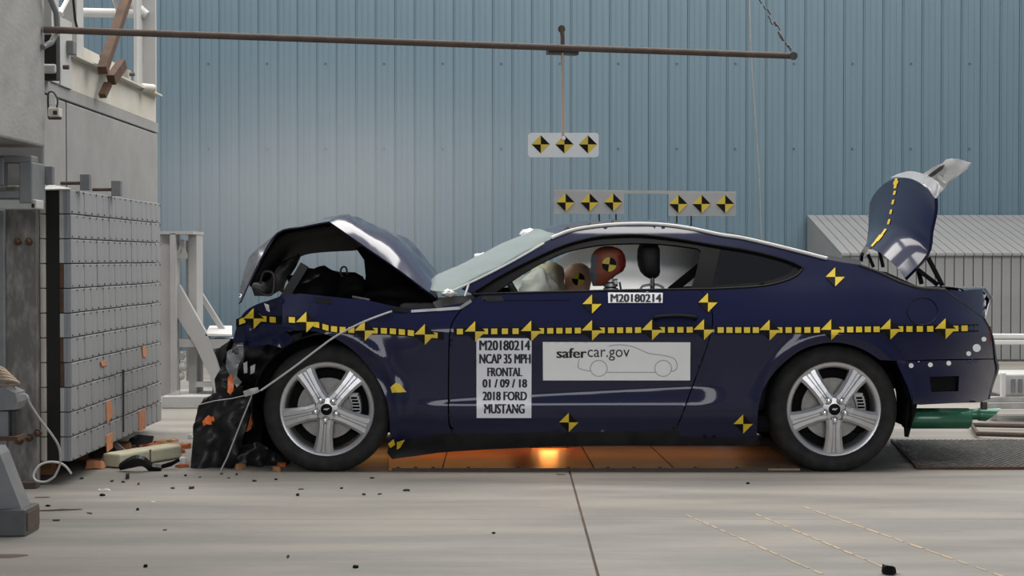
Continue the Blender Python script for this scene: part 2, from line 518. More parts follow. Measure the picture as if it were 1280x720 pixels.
# ================================================================ SETTING
# floor: dark bed with four cast slabs, joints left open between them
JX, JY = 0.31, -1.48
fl = ob('floor', *(lambda m: (m.v, m.f))(MB().box((-14, -12, -0.25), (14, 11.4, -0.009))), 'joint_dark')
tag(fl, 'worn grey-beige concrete floor of the crash hall', kind='structure')
g = 0.0045
for (x0, x1) in ((-14, JX - g), (JX + g, 14)):
    for (y0, y1) in ((-12, JY - g * .6), (JY + g * .6, 11.4)):
        MB().cbox((x0, y0, -0.0085), (x1, y1, 0.0), 0.003).build('slab', 'concrete', fl)

# worn paint lines on the floor
def paint_line(pxs, wid):
    a = W(pxs[0], pxs[1], 0); 
    def gp(px, py):
        d = _f + _u * ((360.0 - py) / F) + _r * ((px - 640.0) / F)
        return CAM + d * (-CAM.z / d.z)
    p, q = gp(pxs[0], pxs[1]), gp(pxs[2], pxs[3])
    n = 14
    m = MB()
    for i in range(n):
        t0, t1 = i / n, (i + R.uniform(.55, 1.0)) / n
        u, v = p.lerp(q, t0), p.lerp(q, t1)
        u.z = v.z = 0.001
        m.bar(u, v, wid * R.uniform(.5, 1.1), 0.002)
    return m
def ground(px, py, z=0.0):
    d = _f + _u * ((360.0 - py) / F) + _r * ((px - 640.0) / F)
    return CAM + d * ((z - CAM.z) / d.z)
for i, (q, lb) in enumerate((((858, 644, 1032, 720), 'worn orange chalk line on the floor, nearest the long joint'),
                             ((945, 643, 1130, 720), 'worn orange chalk line, middle one of the three on the floor'),
                             ((1005, 634, 1265, 725), 'worn orange chalk line on the floor, rightmost of the three'))):
    tag(paint_line(q, 0.014).build('floor_line', 'line_orange'), lb, 'floor line', 'worn lines on the floor')

# back wall: ribbed blue sheet-metal panels
WY = 11.17
wb = ob('wall_back', *(lambda m: (m.v, m.f))(MB().box((-9, WY + 0.03, 0), (9, WY + 0.2, 7.5))), 'wall_back_blue')
tag(wb, 'tall blue ribbed sheet-metal wall behind the car', kind='structure')
PW = 0.2435
prof = [(0, 0.024), (0.002, 0.004), (0.012, 0.002), (0.024, 0.014), (0.07, 0.014), (0.075, 0.010), (0.088, 0.010), (0.093, 0.014),
        (0.145, 0.014), (0.150, 0.010), (0.163, 0.010), (0.168, 0.014), (0.2395, 0.014), (0.2415, 0.024)]
V = []
for z in (0.0, 7.5):
    V += [(x, WY + y, z) for x, y in prof]
n = len(prof)
Fp = [(i, i + 1, n + i + 1, n + i) for i in range(n - 1)]
p0 = ob('panel', V, Fp, 'wall_blue', wb)
pm = p0.data
k0 = -34
p0.location.x = k0 * PW
for k in range(k0 + 1, 35):
    o = bpy.data.objects.new('panel', pm); COL.objects.link(o); o.parent = wb
    o.location.x = k * PW
# fixing screws in two rows, one small mesh on the wall
m = MB()
for z in (3.58, 2.52):
    for k in range(k0, 34, 3):
        m.cbox((k * PW + .10, WY - .006, z), (k * PW + .118, WY + .012, z + .018), .004)
m.build('screw_row', 'wall_back_blue', wb)['kind'] = 'stuff'

# ---------------------------------------------------------------- low grey lean-to against the wall
sh = empty('lean_to_shed', (6, 10, 0), 'low grey ribbed metal lean-to against the blue wall behind the trunk', 'shed')
SY, SX0, SX1 = 9.12, 3.68, 8.3
MB().quadbox([(SX0, SY + .03, 0), (SX1, SY + .03, 0), (SX1, WY - .06, 0), (SX0, WY - .06, 0),
              (SX0, SY + .03, 1.19), (SX1, SY + .03, 1.19), (SX1, WY - .06, 1.66), (SX0, WY - .06, 1.66)]).build('body', 'shed_metal', sh)
pw = 0.106
f0 = None; r0 = None
i = 0
while SX0 + i * pw < SX1 - .05:
    x = SX0 + i * pw
    if f0 is None:
        f0 = MB().cbox((0, SY, 0.02), (pw - .010, SY + .035, 1.2), .006).build('panel', 'shed_metal', sh)
        r0 = MB().quadbox([(0, SY - .03, 1.185), (pw - .010, SY - .03, 1.185), (pw - .010, WY - .03, 1.672), (0, WY - .03, 1.672),
                           (0, SY - .03, 1.212), (pw - .010, SY - .03, 1.212), (pw - .010, WY - .03, 1.697), (0, WY - .03, 1.697)]).build('roof_sheet', 'shed_roof', sh)
        f0.location.x = x; r0.location.x = x
    else:
        for src, nm in ((f0, 'panel'), (r0, 'roof_sheet')):
            o = src.copy(); COL.objects.link(o); o.parent = sh; o.matrix_parent_inverse = src.matrix_parent_inverse.copy(); o.location.x = x
    i += 1

# ---------------------------------------------------------------- white guard rail and aluminium cart at the right
gr = empty('guard_rail', (5, 4.5, 0), 'white horizontal guard rail behind the car tail in front of the lean-to', 'guard rail')
a = W(1236, 424, 4.5)
m = MB()
m.cbox((a.x, 4.47, a.z - .045), (a.x + 2.6, 4.53, a.z - .005), .008).cbox((a.x, 4.47, a.z + .005), (a.x + 2.6, 4.53, a.z + .045), .008)
m.box((a.x, 4.485, a.z - .02), (a.x + 2.6, 4.515, a.z + .02))
m.build('rail', 'white_paint', gr)
for dx in (0.9, 2.2):
    MB().cbox((a.x + dx, 4.53, 0), (a.x + dx + .07, 4.60, a.z + .05), .006).build('post', 'white_paint', gr)

ca = empty('profile_cart', (3.3, 2.6, 0), 'low cart of silver aluminium profiles with grey box behind the tailpipe', 'cart')
Yc_ = 2.6
def wz(py, Y): return W(640, py, Y).z
def wx(px, Y): return W(px, 325, Y).x
x0, x1 = wx(1228, Yc_), wx(1228, Yc_) + 1.4
for (ya, yb, dy) in ((496, 503, 0), (505, 511, 0), (496, 503, .5)):
    MB().cbox((x0, Yc_ + dy, wz(yb, Yc_)), (x1, Yc_ + dy + .045, wz(ya, Yc_)), .006).build('profile', 'raw_metal', ca)
bx0 = wx(1255, Yc_)
m = MB().cbox((bx0, Yc_ + .02, wz(495, Yc_)), (bx0 + .55, Yc_ + .45, wz(468, Yc_)), .01)
m.build('box', 'light_grey', ca)
m = MB()
for i in range(7):
    xx = bx0 + .06 + i * .05
    m.box((xx, Yc_ + .005, wz(491, Yc_)), (xx + .028, Yc_ + .02, wz(474, Yc_)))
m.build('grille', 'steel_blue_grey', ca)
MB().cbox((bx0 - .012, Yc_ + .0, wz(497, Yc_)), (bx0 + .02, Yc_ + .04, wz(466, Yc_)), .005).build('upright', 'white_paint', ca)
m = MB().tube([ground(1320, 533, .03), ground(1214, 531, .03), ground(1222, 542, .03), ground(1320, 545, .03)], .016)
m.build('base_frame', 'rust_dark', ca, True)
for dx in (.1, 1.2):
    MB().cbox((x0 + dx, Yc_ + .1, 0), (x0 + dx + .04, Yc_ + .14, wz(508, Yc_)), .004).build('leg', 'raw_metal', ca)

# ---------------------------------------------------------------- crash barrier with load cells
cb = empty('crash_barrier', (-3, 0.5, 0), 'grey crash barrier block faced with a grid of load cell plates', 'barrier')
FX = -2.222; BY0, BY1 = -0.44, 1.56; BZ0 = 0.118; CS = 0.125
BX = -2.36
MB().cbox((-5.2, -0.42, 0.118), (BX, 2.10, 1.975), .01).build('block', 'barrier_grey', cb)
MB().cbox((-5.2, -0.40, 0.0), (-2.72, 2.05, 0.118), .01).build('plinth', 'rust', cb)
MB().cbox((-2.72, -0.40, 0.0), (-2.60, 1.5, 0.035), .006).build('floor_board', 'orange_block', cb)  # orange colour stands in for warm light falling on the boards
MB().cbox((-5.2, -0.42, 1.98), (BX + .005, 2.10, 2.045), .004).build('cap_slab', 'barrier_grey', cb)
MB().box((BX - .004, -.034, 1.4), (BX + .0025, -.027, 1.975)).build('seam', 'pit_dark', cb)
MB().box((BX, BY0 + .01, BZ0), (FX - .03, BY1 - .01, BZ0 + 11 * CS - .01)).build('backing', 'pit_dark', cb)
c0 = None
for i in range(16):
    for j in range(11):
        if c0 is None:
            c0 = MB().cbox((-.04, 0.0012, 0.0022), (0, CS - .0012, CS - .0022), .004).build('load_cell', 'cell_grey', cb)
            o = c0
        else:
            o = c0.copy(); COL.objects.link(o); o.parent = cb; o.matrix_parent_inverse = c0.matrix_parent_inverse.copy()
        o.location = (FX + R.uniform(-.0025, .0025), BY0 + i * CS, BZ0 + j * CS)
# bolt heads at plate corners, one part
m = MB()
for i in range(16):
    for j in range(11):
        for (dy, dz) in ((.02, .012), (CS - .02, CS - .012)):
            y = BY0 + i * CS + dy; z = BZ0 + j * CS + dz
            m.box((FX, y - .004, z - .004), (FX + .004, y + .004, z + .004))
mo = m.build('bolt_heads', 'dark_metal', cb); mo['kind'] = 'stuff'
# end of the load cell stack seen from the side: spacer blocks row by row
xs = [wx(p, BY0) for p in (50, 57, 74, 83, 92)]
cols = ['pit_dark', 'pit_dark', 'pit_dark', 'rust', 'orange_block', 'orange_block', 'steel_blue_grey', 'pit_dark', 'pit_dark', 'pit_dark', 'pit_dark']
cols = ['orange_chalk', 'rust', 'rust', 'rust', 'orange_block', 'steel_blue_grey', 'black_matt', 'black_matt', 'black_matt', 'black_matt', 'dark_metal']
for j in range(11):
    z0, z1 = BZ0 + j * CS + .002, BZ0 + (j + 1) * CS - .002
    MB().cbox((xs[1], BY0 + .02, z0), (xs[2], BY0 + .09, z1), .004).build('spacer_block', cols[j], cb)
    MB().cbox((xs[2], BY0 + .002, z0), (xs[3] + .002, BY0 + .06, z1), .004).build('spacer_plate', 'rust' if j in (3, 4, 6, 7) else 'light_grey', cb)
    MB().cbox((xs[0], BY0 - .004, z0), (xs[1], BY0 + .06, z1), .004).build('edge_strip', 'cream', cb)
    MB().cbox((xs[3], BY0 - .005, z0), (FX - .012, BY0 + .0005, z1), .002).build('side_plate', 'cell_side', cb)
MB().prism([W(45, 238, -.46), W(52, 231, -.3), W(70, 233, -.3), W(90, 237, -.46)], (0, 0, .006)).build('top_flap', 'white_paint', cb)
# hook brackets above the plates
for (px, py, hh) in ((55, 208, 23), (101, 218, 20), (140, 226, 19)):
    d = (FX + .03) * F / (px + 6 - 640)
    Y = d + CAM.y
    a = W(px, py, Y); b = W(px + 12, py + hh, Y)
    br = MB().cbox((a.x, Y - .02, b.z), (b.x, Y + .02, a.z), .003).build('hook_plate', 'steel_blue_grey', cb)
    q = W(px - 13, py + 11, Y)
    MB().tube([(q.x - .05, Y, q.z), (a.x + .01, Y, q.z)], .009).build('rod', 'rust_dark', br)
# crack-like dark vertical rod and orange witness marks on the plates
def onface(px, py, off=0.0):
    d = (FX + off) * F / (px - 640)
    return W(px, py, d + CAM.y)
m = MB().bar(onface(154, 462, .008), onface(154, 540, .008), .012, .012)
m.build('dark_rod', 'dark_metal', cb)
for pts in (((133, 545), (141, 540), (141, 560), (134, 565)), ((174, 514), (182, 512), (182, 536), (174, 539)), ((133, 502), (139, 500), (141, 520), (134, 530)),
            ((178, 432), (183, 434), (183, 447), (179, 446)), ((126, 452), (133, 450), (134, 457), (128, 458))):
    MB().prism([onface(x, y, .0075) for x, y in pts], (-.004, 0, 0)).build('chalk_mark', 'orange_chalk', cb)
# wooden shims below the raised plates
for i in range(3):
    MB().cbox((FX - .42, BY0 + .35 + i * .62, .0), (FX - .20, BY0 + .43 + i * .62, .118), .006).build('wood_shim', 'wood', cb)

# steel superstructure on top of the block
sf = empty('barrier_superstructure', (-2.6, 0.6, 2.045), 'cream steel beam and post frame standing on the barrier block', 'steel frame')
bx = BX + .005
zt = 2.216
MB().box((bx - .03, -0.30, 2.045), (bx, 2.03, zt)).build('beam_web', 'cream', sf)
MB().box((bx - .03, .0, zt), (bx + .045, 2.02, zt + .012)).build('beam_flange', 'cream', sf)
MB().box((bx - .20, -0.10, 2.045), (bx - .17, 2.05, 2.39)).build('rear_web', 'cream', sf)
m = MB().box((bx - .09, 1.80, zt + .012), (bx - .07, 2.0, 4.2)).box((bx - .09, 1.98, zt + .012), (bx + .01, 2.01, 4.2))
m.build('post', 'light_grey', sf)
m = MB().box((bx - .08, .20, zt + .012), (bx - .01, .23, 4.2)).box((bx - .04, .23, zt + .012), (bx - .02, .37, 4.2))
m.build('post', 'light_grey', sf)
MB().cbox((bx - .08, -.33, 2.045), (bx + .01, -.20, 4.2), .004).build('post', 'light_grey', sf)
MB().box((bx + .002, -.19, 2.045), (bx + .012, .03, 2.40)).build('gusset_plate', 'light_grey', sf)
MB().tube([(-3.4, 1.95, 2.77), (bx - .06, 1.95, 2.75)], .03, 12).build('cross_pipe', 'white_paint', sf, True)
MB().tube([(bx - .28, 1.95, 2.95), (bx - .04, 1.95, 2.74)], .03, 12).build('brace_pipe', 'white_paint', sf, True)
MB().tube([(bx + .02, .5, 2.86), (bx + .02, .95, 2.62)], .012, 8).build('brace_pipe', 'white_paint', sf, True)
MB().tube([(bx, -.15, 2.42), (bx, .05, 2.56)], .012, 8).build('brace_pipe', 'white_paint', sf, True)
MB().tube([(bx + .02, -.05, 3.0), (bx + .02, -.0, 2.6), (bx + .02, .06, 2.42), (bx + .02, .12, 2.36)], .007, 6).build('cable', 'black_plastic', sf, True)
MB().tube([(bx + .02, 1.55, 2.225), (bx + .08, 1.62, 2.225)], .026, 12).build('pin', 'cream', sf, True)
MB().cbox((bx + .012, -.08, 2.22), (bx + .05, -.02, 2.29), .004).build('clamp', 'steel_blue_grey', sf)
def onbx(px, py, off=0.0):
    d = (bx + off) * F / (px - 640)
    return W(px, py, d + CAM.y)
MB().bar(onbx(128, 88, .09), onbx(168, -30, .09), .05, .05).build('rust_strut', 'rust', sf)
MB().bar(onbx(139, 100, .07), onbx(153, 80, .09), .045, .06).build('rust_bracket', 'rust', sf)
MB().bar(onbx(128, 120, .04), onbx(135, 105, .05), .04, .03).build('rust_bracket', 'rust', sf)
a, b = W(58, 44, -.40), W(72, 100, -.40)
MB().box((a.x - .1, -.42, b.z), (b.x, -.36, a.z)).build('recess_shade', 'pit_dark', sf)  # solid black box stands in for the shade of a recess
a, b = W(58, 80, -.44), W(70, 92, -.44)
MB().cbox((a.x - .1, -.45, b.z), (b.x, -.425, a.z), .01).build('recess_fitting', 'light_grey', sf)
for (px, py) in ((79, 84), (125, 70), (162, 93)):
    p = onbx(px, py, .02); MB().tube([p, p + Vector((.03, 0, .0))], .012, 8).build('bolt', 'rust_dark', sf)

# ---------------------------------------------------------------- painted board block above the frame, front left
sb = empty('support_block', (-3.4, -1.7, 1.68), 'big grey painted board box at the upper left edge of the picture', 'box')
MB().cbox((-4.6, -2.6, 1.665), (-2.2, -0.93, 4.4), .012).build('body', 'board_grey', sb)
m = MB().tube([(-2.17, -1.05, 2.6), (-2.16, -.98, 2.36), (-2.15, -.92, 2.30), (-2.15, -.9, 2.22), (-2.17, -.93, 2.16), (-2.19, -1.0, 2.13)], .014, 8)
m.build('hook', 'steel_blue_grey', sb, True)
bxo = empty('sensor_box', (-2.17, -.93, 1.82), 'small cream sensor box with a looped wire on the grey board corner', 'sensor')
a = W(58, 134, -.93); b = W(72, 145, -.93)
MB().cbox((a.x, -.96, b.z), (b.x, -.90, a.z), .004).build('housing', 'cream', bxo)
MB().tube([W(57, 147, -.93), W(73, 147, -.93)], .006, 6).build('base_rail', 'dark_metal', bxo)
MB().cbox((W(62, 138, -.97).x, -.97, W(62, 142, -.97).z), (W(67, 138, -.97).x, -.955, W(67, 137, -.97).z), .002).build('lens', 'black_plastic', bxo)
MB().tube([W(*p, -.93) for p in spl([(57, 147), (56, 118), (60, 113), (65, 116), (68, 124), (67, 134)], 4)], .005, 6).build('wire', 'dark_metal', bxo, True)
MB().cbox((W(56, 116, -.92).x, -.93, W(56, 130, -.92).z), (W(66, 116, -.92).x, -.9, W(66, 116, -.92).z), .004).build('bracket', 'white_paint', bxo)

bxo.location.y += .05
# steel box-section frame below the board block
fr = empty('box_section_frame', (-2.3, -1.2, 1.3), 'grey welded box-section frame fixed below the board box at the left edge', 'steel frame')
Yf = -1.15
def fb(n, a, c, dy=.06, mt='steel_blue_grey'):
    p, q = W(*a, Yf), W(*c, Yf)
    fb.k += 1; e = .003 * fb.k
    return MB().cbox((p.x, Yf + e, q.z), (q.x, Yf + dy + e, p.z), .006).build(n, mt, fr)
fb.k = 0
fb('upright', (-30, 196), (5, 232)); fb('upright', (23, 202), (40, 254), .2)
fb('beam', (-60, 194), (39, 203), .1); fb('beam', (-60, 238), (40, 248)); fb('beam', (-60, 249), (44, 261), .12, 'light_grey')
fb('upright', (-60, 203), (-40, 238))
p = W(41.2, 257, Yf); MB().box((p.x - .006, Yf - .002, p.z - .009), (p.x + .006, Yf + .002, p.z + .009)).build('tube_end', 'pit_dark', fr)

# mottled galvanised column plate
gc = empty('column_plate', (-2.5, -.5, 0), 'mottled galvanised steel plate column beside the load cell barrier', 'column')
Yg = -.52
p, q = W(-40, 262, Yg), W(49, 604, Yg)
MB().cbox((p.x, Yg, 0.0), (q.x - .005, Yg + .04, p.z + .12), .006).build('plate', 'galvanised', gc)
p = W(6, 262, Yg - .02)
MB().cbox((W(-40, 262, Yg - .03).x, Yg - .03, 0), (p.x, Yg, p.z), .006).build('edge_plate', 'steel_blue_grey', gc)
for (px, py) in ((23, 302), (37, 302), (25, 551), (37, 547), (48, 541)):
    c = W(px, py, Yg)
    bo = MB().tube([(c.x, Yg + .002, c.z), (c.x, Yg - .016, c.z)], .020, 6).tube([(c.x, Yg - .01, c.z), (c.x, Yg - .045, c.z)], .011, 8).build('bolt', 'rust', gc)
MB().cbox((W(28, 600, Yg).x, Yg - .06, 0), (W(50, 600, Yg).x, Yg, .035), .005).build('floor_shoe', 'rust_dark', gc)

# outrigger foot, front left
of = empty('outrigger_foot', (-2.1, -1.9, 0), 'dark grey steel outrigger foot with sloping gusset at the lower left corner', 'steel foot')
Yo = -1.88
def po(px, py): return W(px, py, Yo)
MB().prism([po(-60, 560), po(-5, 560), po(0, 568), po(27, 637), po(-60, 637)], (0, .12, 0)).build('gusset', 'steel_blue_grey', of)
a = po(-60, 636); b = po(36, 671)
zt_ = a.z
m = MB().cbox((a.x, Yo - .03, 0.0), (b.x - .004, Yo + .16, zt_), .006)
m.build('base_tube', 'steel_dark', of)
MB().box((b.x - .006, Yo - .015, .02), (b.x + .001, Yo + .145, zt_ - .015)).build('tube_opening', 'rust_dark', of)

# bracket arm with cable coil
ar = empty('bracket_arm', (-2.4, -1.3, .5), 'short grey bracket arm with tube stubs at the left edge below the coil', 'bracket')
Ya = -1.25
def pa(px, py): return W(px, py, Ya)
MB().prism([pa(-40, 487), pa(5, 485), pa(19, 491), pa(21, 503), pa(18, 512), pa(-40, 516)], (0, .14, 0)).build('arm', 'steel_blue_grey', ar)
a, b = pa(-40, 515), pa(17, 546)
MB().box((a.x, Ya + .02, b.z), (pa(8, 530).x, Ya + .12, a.z)).build('stub', 'steel_blue_grey', ar)
MB().box((pa(11, 530).x, Ya + .04, b.z), (b.x, Ya + .12, a.z)).build('stub', 'dark_metal', ar)
MB().box((a.x, Ya + .0, pa(0, 551).z), (pa(22, 548).x, Ya + .14, pa(0, 546).z)).build('base_bar', 'rust', ar)
m = MB()
for k in range(5):
    cx, cy, rr = -6 + k * 1.4, 460 + k * 4.4, 14 + 2.6 * k
    m.tube([W(cx + rr * math.cos(t), cy + 5 * math.sin(t) + (6 - k) * math.cos(t + .4) * .8, Ya + .07 + .07 * math.sin(t)) for t in [i * 2 * math.pi / 20 for i in range(21)]], .006, 6, cap=False)
tag(m.build('cable_coil', 'rope_tan', None, True), 'tan coiled rope lying on the bracket arm at the left edge', 'rope')
m = MB()
pts = spl([(22, 500), (24, 494), (33, 494), (37, 504), (50, 524), (66, 545), (74, 560), (75, 580), (68, 596)], 5)
P = [W(x, y, lerp(-1.29, -.75, clamp((y - 497) / 90))) for x, y in pts]
lp = spl([(68, 596), (58, 602), (46, 601), (42, 594), (48, 583), (58, 578), (72, 578), (82, 583), (89, 592)], 5)
P += [W(x, y, lerp(-.75, -.62, i / len(lp))) for i, (x, y) in enumerate(lp[1:])]
m.tube(P, .0055, 6)
tag(m.build('white_cable', 'cable_white', None, True), 'thin white cable hanging to the floor in a loop beside the barrier', 'cable')

# ---------------------------------------------------------------- light grey buttress behind the barrier
bt = empty('steel_buttress', (-2.4, 3.8, 0), 'pale grey welded steel buttress with sloping legs behind the barrier', 'steel frame')
Yb = 3.75
def pb(px, py, dy=0.0): return W(px, py, Yb + dy)
def bb(n, a, c, d0=0, d1=.1, mt='buttress_grey'):
    p, q = pb(*a), pb(*c)
    return MB().box((p.x, Yb + d0, q.z), (q.x, Yb + d1, p.z)).build(n, mt, bt)
bb('post', (200, 292), (213, 495), 0, .1); bb('post', (214, 292), (222, 500), -.05, .1); bb('post', (232, 292), (243, 495), .1, .35)
bb('back_plate', (222, 300), (233, 480), .3, .32, 'light_grey')
bb('cap', (200, 289), (243, 293), -.05, .36)
m = MB()
a, b, c = pb(221, 301), pb(233, 301), pb(233, 323)
m.box((a.x, Yb + .02, c.z), (b.x, Yb + .04, c.z + .04)); m.bar(pb(223, 318, .03), pb(229, 300, .03), .03, .02); m.bar(pb(231, 320, .03), pb(227, 300, .03), .03, .02)
m.build('web_plate', 'buttress_grey', bt)
MB().prism([pb(220, 356), pb(224, 356), pb(262, 424), pb(276, 470), pb(268, 492), pb(262, 470), pb(243, 430), pb(221, 396)], (0, .06, 0)).build('sloping_leg', 'buttress_grey', bt)
MB().prism([pb(242, 356, .4), pb(246, 356, .4), pb(281, 412, .4), pb(275, 414, .4), pb(243, 362, .4)], (0, .05, 0)).build('sloping_leg', 'buttress_grey', bt)
MB().quadbox([pb(257, 420), pb(290, 420), pb(290, 409, .7), pb(262, 409, .7), pb(257, 417), pb(290, 418), pb(290, 407, .7), pb(262, 407, .7)]).build('step_plate', 'white_paint', bt)
MB().box(pb(262, 424) + Vector((0, .012, 0)), pb(320, 436) + Vector((0, .3, 0))).build('cross_beam', 'buttress_grey', bt)
MB().box(pb(223, 424) + Vector((0, .012, 0)), pb(262, 434) + Vector((0, .05, 0))).build('cross_beam', 'buttress_grey', bt)
MB().box(pb(244, 478) + Vector((0, .015, 0)), pb(320, 484) + Vector((0, .09, 0))).build('cross_beam', 'buttress_grey', bt)
MB().box((pb(262, 420).x, Yb + .1, 0), (pb(320, 420).x, Yb + .35, pb(320, 434).z)).build('pedestal', 'buttress_grey', bt)
p = pb(208, 493)
MB().cbox((p.x, Yb - .15, 0), (p.x + 1.1, Yb + .5, p.z), .008).build('foot_beam', 'light_grey', bt)
MB().prism([pb(205, 495, -.1), pb(222, 488, -.1), pb(222, 500, -.1), pb(207, 509, -.1)], (0, .1, 0)).build('foot_gusset', 'light_grey', bt)
m = MB()
for (px, py, rr) in ((226, 445, .03), (228, 458, .035), (225, 470, .03)):
    c = pb(px, py, .1); m.lathe([(0.001, -.04), (rr, -.03), (rr * 1.1, .02), (.001, .04)], c, 12, axis='X')
m.build('fitting', 'white_paint', bt, True)
# ================================================================ THE CAR
YC = 0.955                       # centre plane of the car
CARL = Vector((0.35, YC, 0))
car = empty('car', CARL, 'dark blue two-door coupe with crushed front and open trunk lid against the barrier', 'car')

_prof = [(0.10, .11), (0.17, .07), (0.22, .04), (0.28, .012), (0.36, .0), (0.55, .004), (0.70, .001), (0.765, .0), (0.795, .010), (0.96, .085),
         (1.0, .107), (1.1, .168), (1.2, .236), (1.31, .320), (1.36, .375), (1.5, .55)]
def base_y(z):
    P = _prof
    if z <= P[0][0]: return P[0][1]
    for i in range(len(P) - 1):
        if z <= P[i + 1][0]:
            t = (z - P[i][0]) / (P[i + 1][0] - P[i][0])
            return lerp(P[i][1], P[i + 1][1], t)
    return P[-1][1]
def prof_y(z):
    s = 0.0
    for k in (-3, -2, -1, 0, 1, 2, 3): s += base_y(z + k * .009)
    return s / 7
def S(X, Z):
    y = prof_y(Z)
    # lower door groove
    a = sst(-.56, -.30, X) * (1 - sst(.98, 1.16, X))
    if a > 0:
        t = clamp((X + .45) / 1.4)
        zu = .382 + .078 * t; g = (.010 + .016 * t) * a
        if Z > .355:
            y += g * (clamp((Z - .355) / (zu - .355)) if Z < zu else clamp((.70 - Z) / (.70 - zu)))
    # rear haunch
    y -= .026 * math.exp(-((X - 1.55) / .42) ** 2) * sst(.42, .76, Z) * (1 - sst(.80, 1.10, Z))
    # waist between the wheels
    y += .012 * math.exp(-((X - .35) / .45) ** 2)
    # plan taper at tail and nose
    if X > 1.85: y += .42 * ((X - 1.85) / .75) ** 2.4
    if X < -1.0: y += .20 * ((-1.0 - X) / .6) ** 2
    # wheel arch lips
    for cx in (-1.0, 1.72):
        d = math.hypot(X - cx, Z - .336)
        y -= .014 * math.exp(-((d - .40) / .035) ** 2)
    # impact dents on the front fender
    if X < -.25:
        k = sst(-.25, -.6, X) if False else clamp((-.25 - X) / .35)
        y += k * (.022 * nz((X * 4.2, Z * 5, 1.3)) + .004 * nz((X * 9, Z * 8, 4.1)))
    return y
def onS(px, py, off=0.0):
    Y = 0.05
    for _ in range(5):
        p = W(px, py, Y); Y = S(p.x, p.z)
    return W(px, py, Y + off)
fS = lambda x, y: onS(x, y)
def mirror(o):
    me = o.data.copy()
    for v in me.vertices: v.co.y = 2 * YC - v.co.y
    me.flip_normals()
    c = bpy.data.objects.new(o.name.split('.')[0], me); COL.objects.link(c)
    c.parent = o.parent; c.matrix_parent_inverse = o.matrix_parent_inverse.copy()
    return c
def my(p): return Vector((p.x, 2 * YC - p.y, p.z))

# --- seams shared by panels (a 1.5 px shut line is left between neighbours)
seam_fd = [(590, 378), (576, 388), (566, 402), (562, 418), (561, 450), (560.5, 507), (561.5, 530), (566, 541)]
seam_dq = [(875, 361.5), (886, 378), (891, 400), (886, 425), (876, 455), (864, 487), (854, 515), (846, 534)]
arch_f = [(487.5, 552), (487, 528), (484, 503), (475, 480), (461, 459), (445, 441), (426, 427), (405, 417), (382, 413), (353, 414)]
arch_r = [(1137, 500), (1133, 483), (1120, 465), (1100, 450), (1077, 436), (1050, 428.5), (1024, 430), (998, 439.5), (972, 461), (955, 485), (948, 510), (946, 546)]
rail = [(577, 361), (600, 346.5), (628, 333), (661, 313.5), (678, 304.5), (698, 294.5), (722, 287), (760, 282), (800, 280.5), (832, 282), (862, 286),
        (900, 294), (932, 299), (991, 313), (1043, 326), (1076, 331)]
dlo = [(594, 364), (630, 342), (676, 319), (707, 306), (737, 298), (760, 295), (801, 294), (847, 299), (890, 306), (942, 314.5), (985, 326), (1004, 335)]
# --- front fender
fo = spl([(353, 369), (372, 367), (396, 369), (434, 373), (462, 376), (500, 384), (540, 385), (560, 382), (588, 377)], 5)
fo += spl([(x - .8, y) for x, y in seam_fd], 5)[1:]
fo += [(548, 543), (525, 547), (505, 551)] + spl(arch_f, 5)
ff = panel('front_fender', fo, fS, 'paint', car, step=4.0)
mirror(ff)
m = MB()
for (a, b, c, d) in (((394, 372), (415, 374), (415, 380), (394, 378)), ((488, 384), (511, 386), (510, 391), (488, 389))):
    MB().prism([onS(*q, -.003) for q in (a, b, c, d)], (0, .004, 0)).build('tape_patch', 'black_tape', ff)
# --- door
do = spl([(x + .8, y) for x, y in reversed(seam_fd)], 5)[::-1]
dr = spl([(592, 373), (608, 367.5), (640, 366.5), (700, 365), (780, 363), (874, 361.5)], 4) + spl([(x - .8, y) for x, y in seam_dq], 5)[1:]
dr += spl([(840, 538), (760, 540), (660, 541), (580, 542), (569, 541)], 4) + list(reversed(spl([(x + .8, y) for x, y in seam_fd[1:-1]], 5)))
door = panel('door', dr, fS, 'paint', car, step=4.0)
mirror(door)
# --- body side: A-pillar, roof rail, C-pillar and quarter in one stamping
bs = spl(rail, 5) + spl([(1076, 331), (1100, 341), (1124, 352), (1150, 360), (1181, 361.5)], 4)[1:]
bs += spl([(1181, 361.5), (1187, 367), (1208, 381), (1229, 397)], 4)[1:] + spl([(1229, 397), (1237, 412), (1241, 428), (1243, 448)], 4)[1:]
bs += [(1208, 448.5), (1160, 449.5), (1121, 451)]
bs += [(x, y) for x, y in spl(arch_r, 6) if y < 452 or x < 1060]
bs += [(900, 547), (850, 546), (847, 536)] + list(reversed(spl([(x + .8, y) for x, y in seam_dq], 5)))
bs += spl([(876, 361.5), (900, 361), (958, 357), (992, 347), (1004, 335)], 5) + list(reversed(spl(dlo, 5)))[1:] + [(588, 366)]
side = panel('body_side', bs, fS, 'paint', car, step=4.0)
mirror(side)
# fuel flap ring
m = MB()
c = [onS(1153 + 19 * math.cos(t), 389 + 17 * math.sin(t), -.0012) for t in [i * 2 * math.pi / 36 for i in range(37)]]
m.tube(c, .0022, 5, cap=False); m.build('fuel_flap_seam', 'black_trim', side, True)
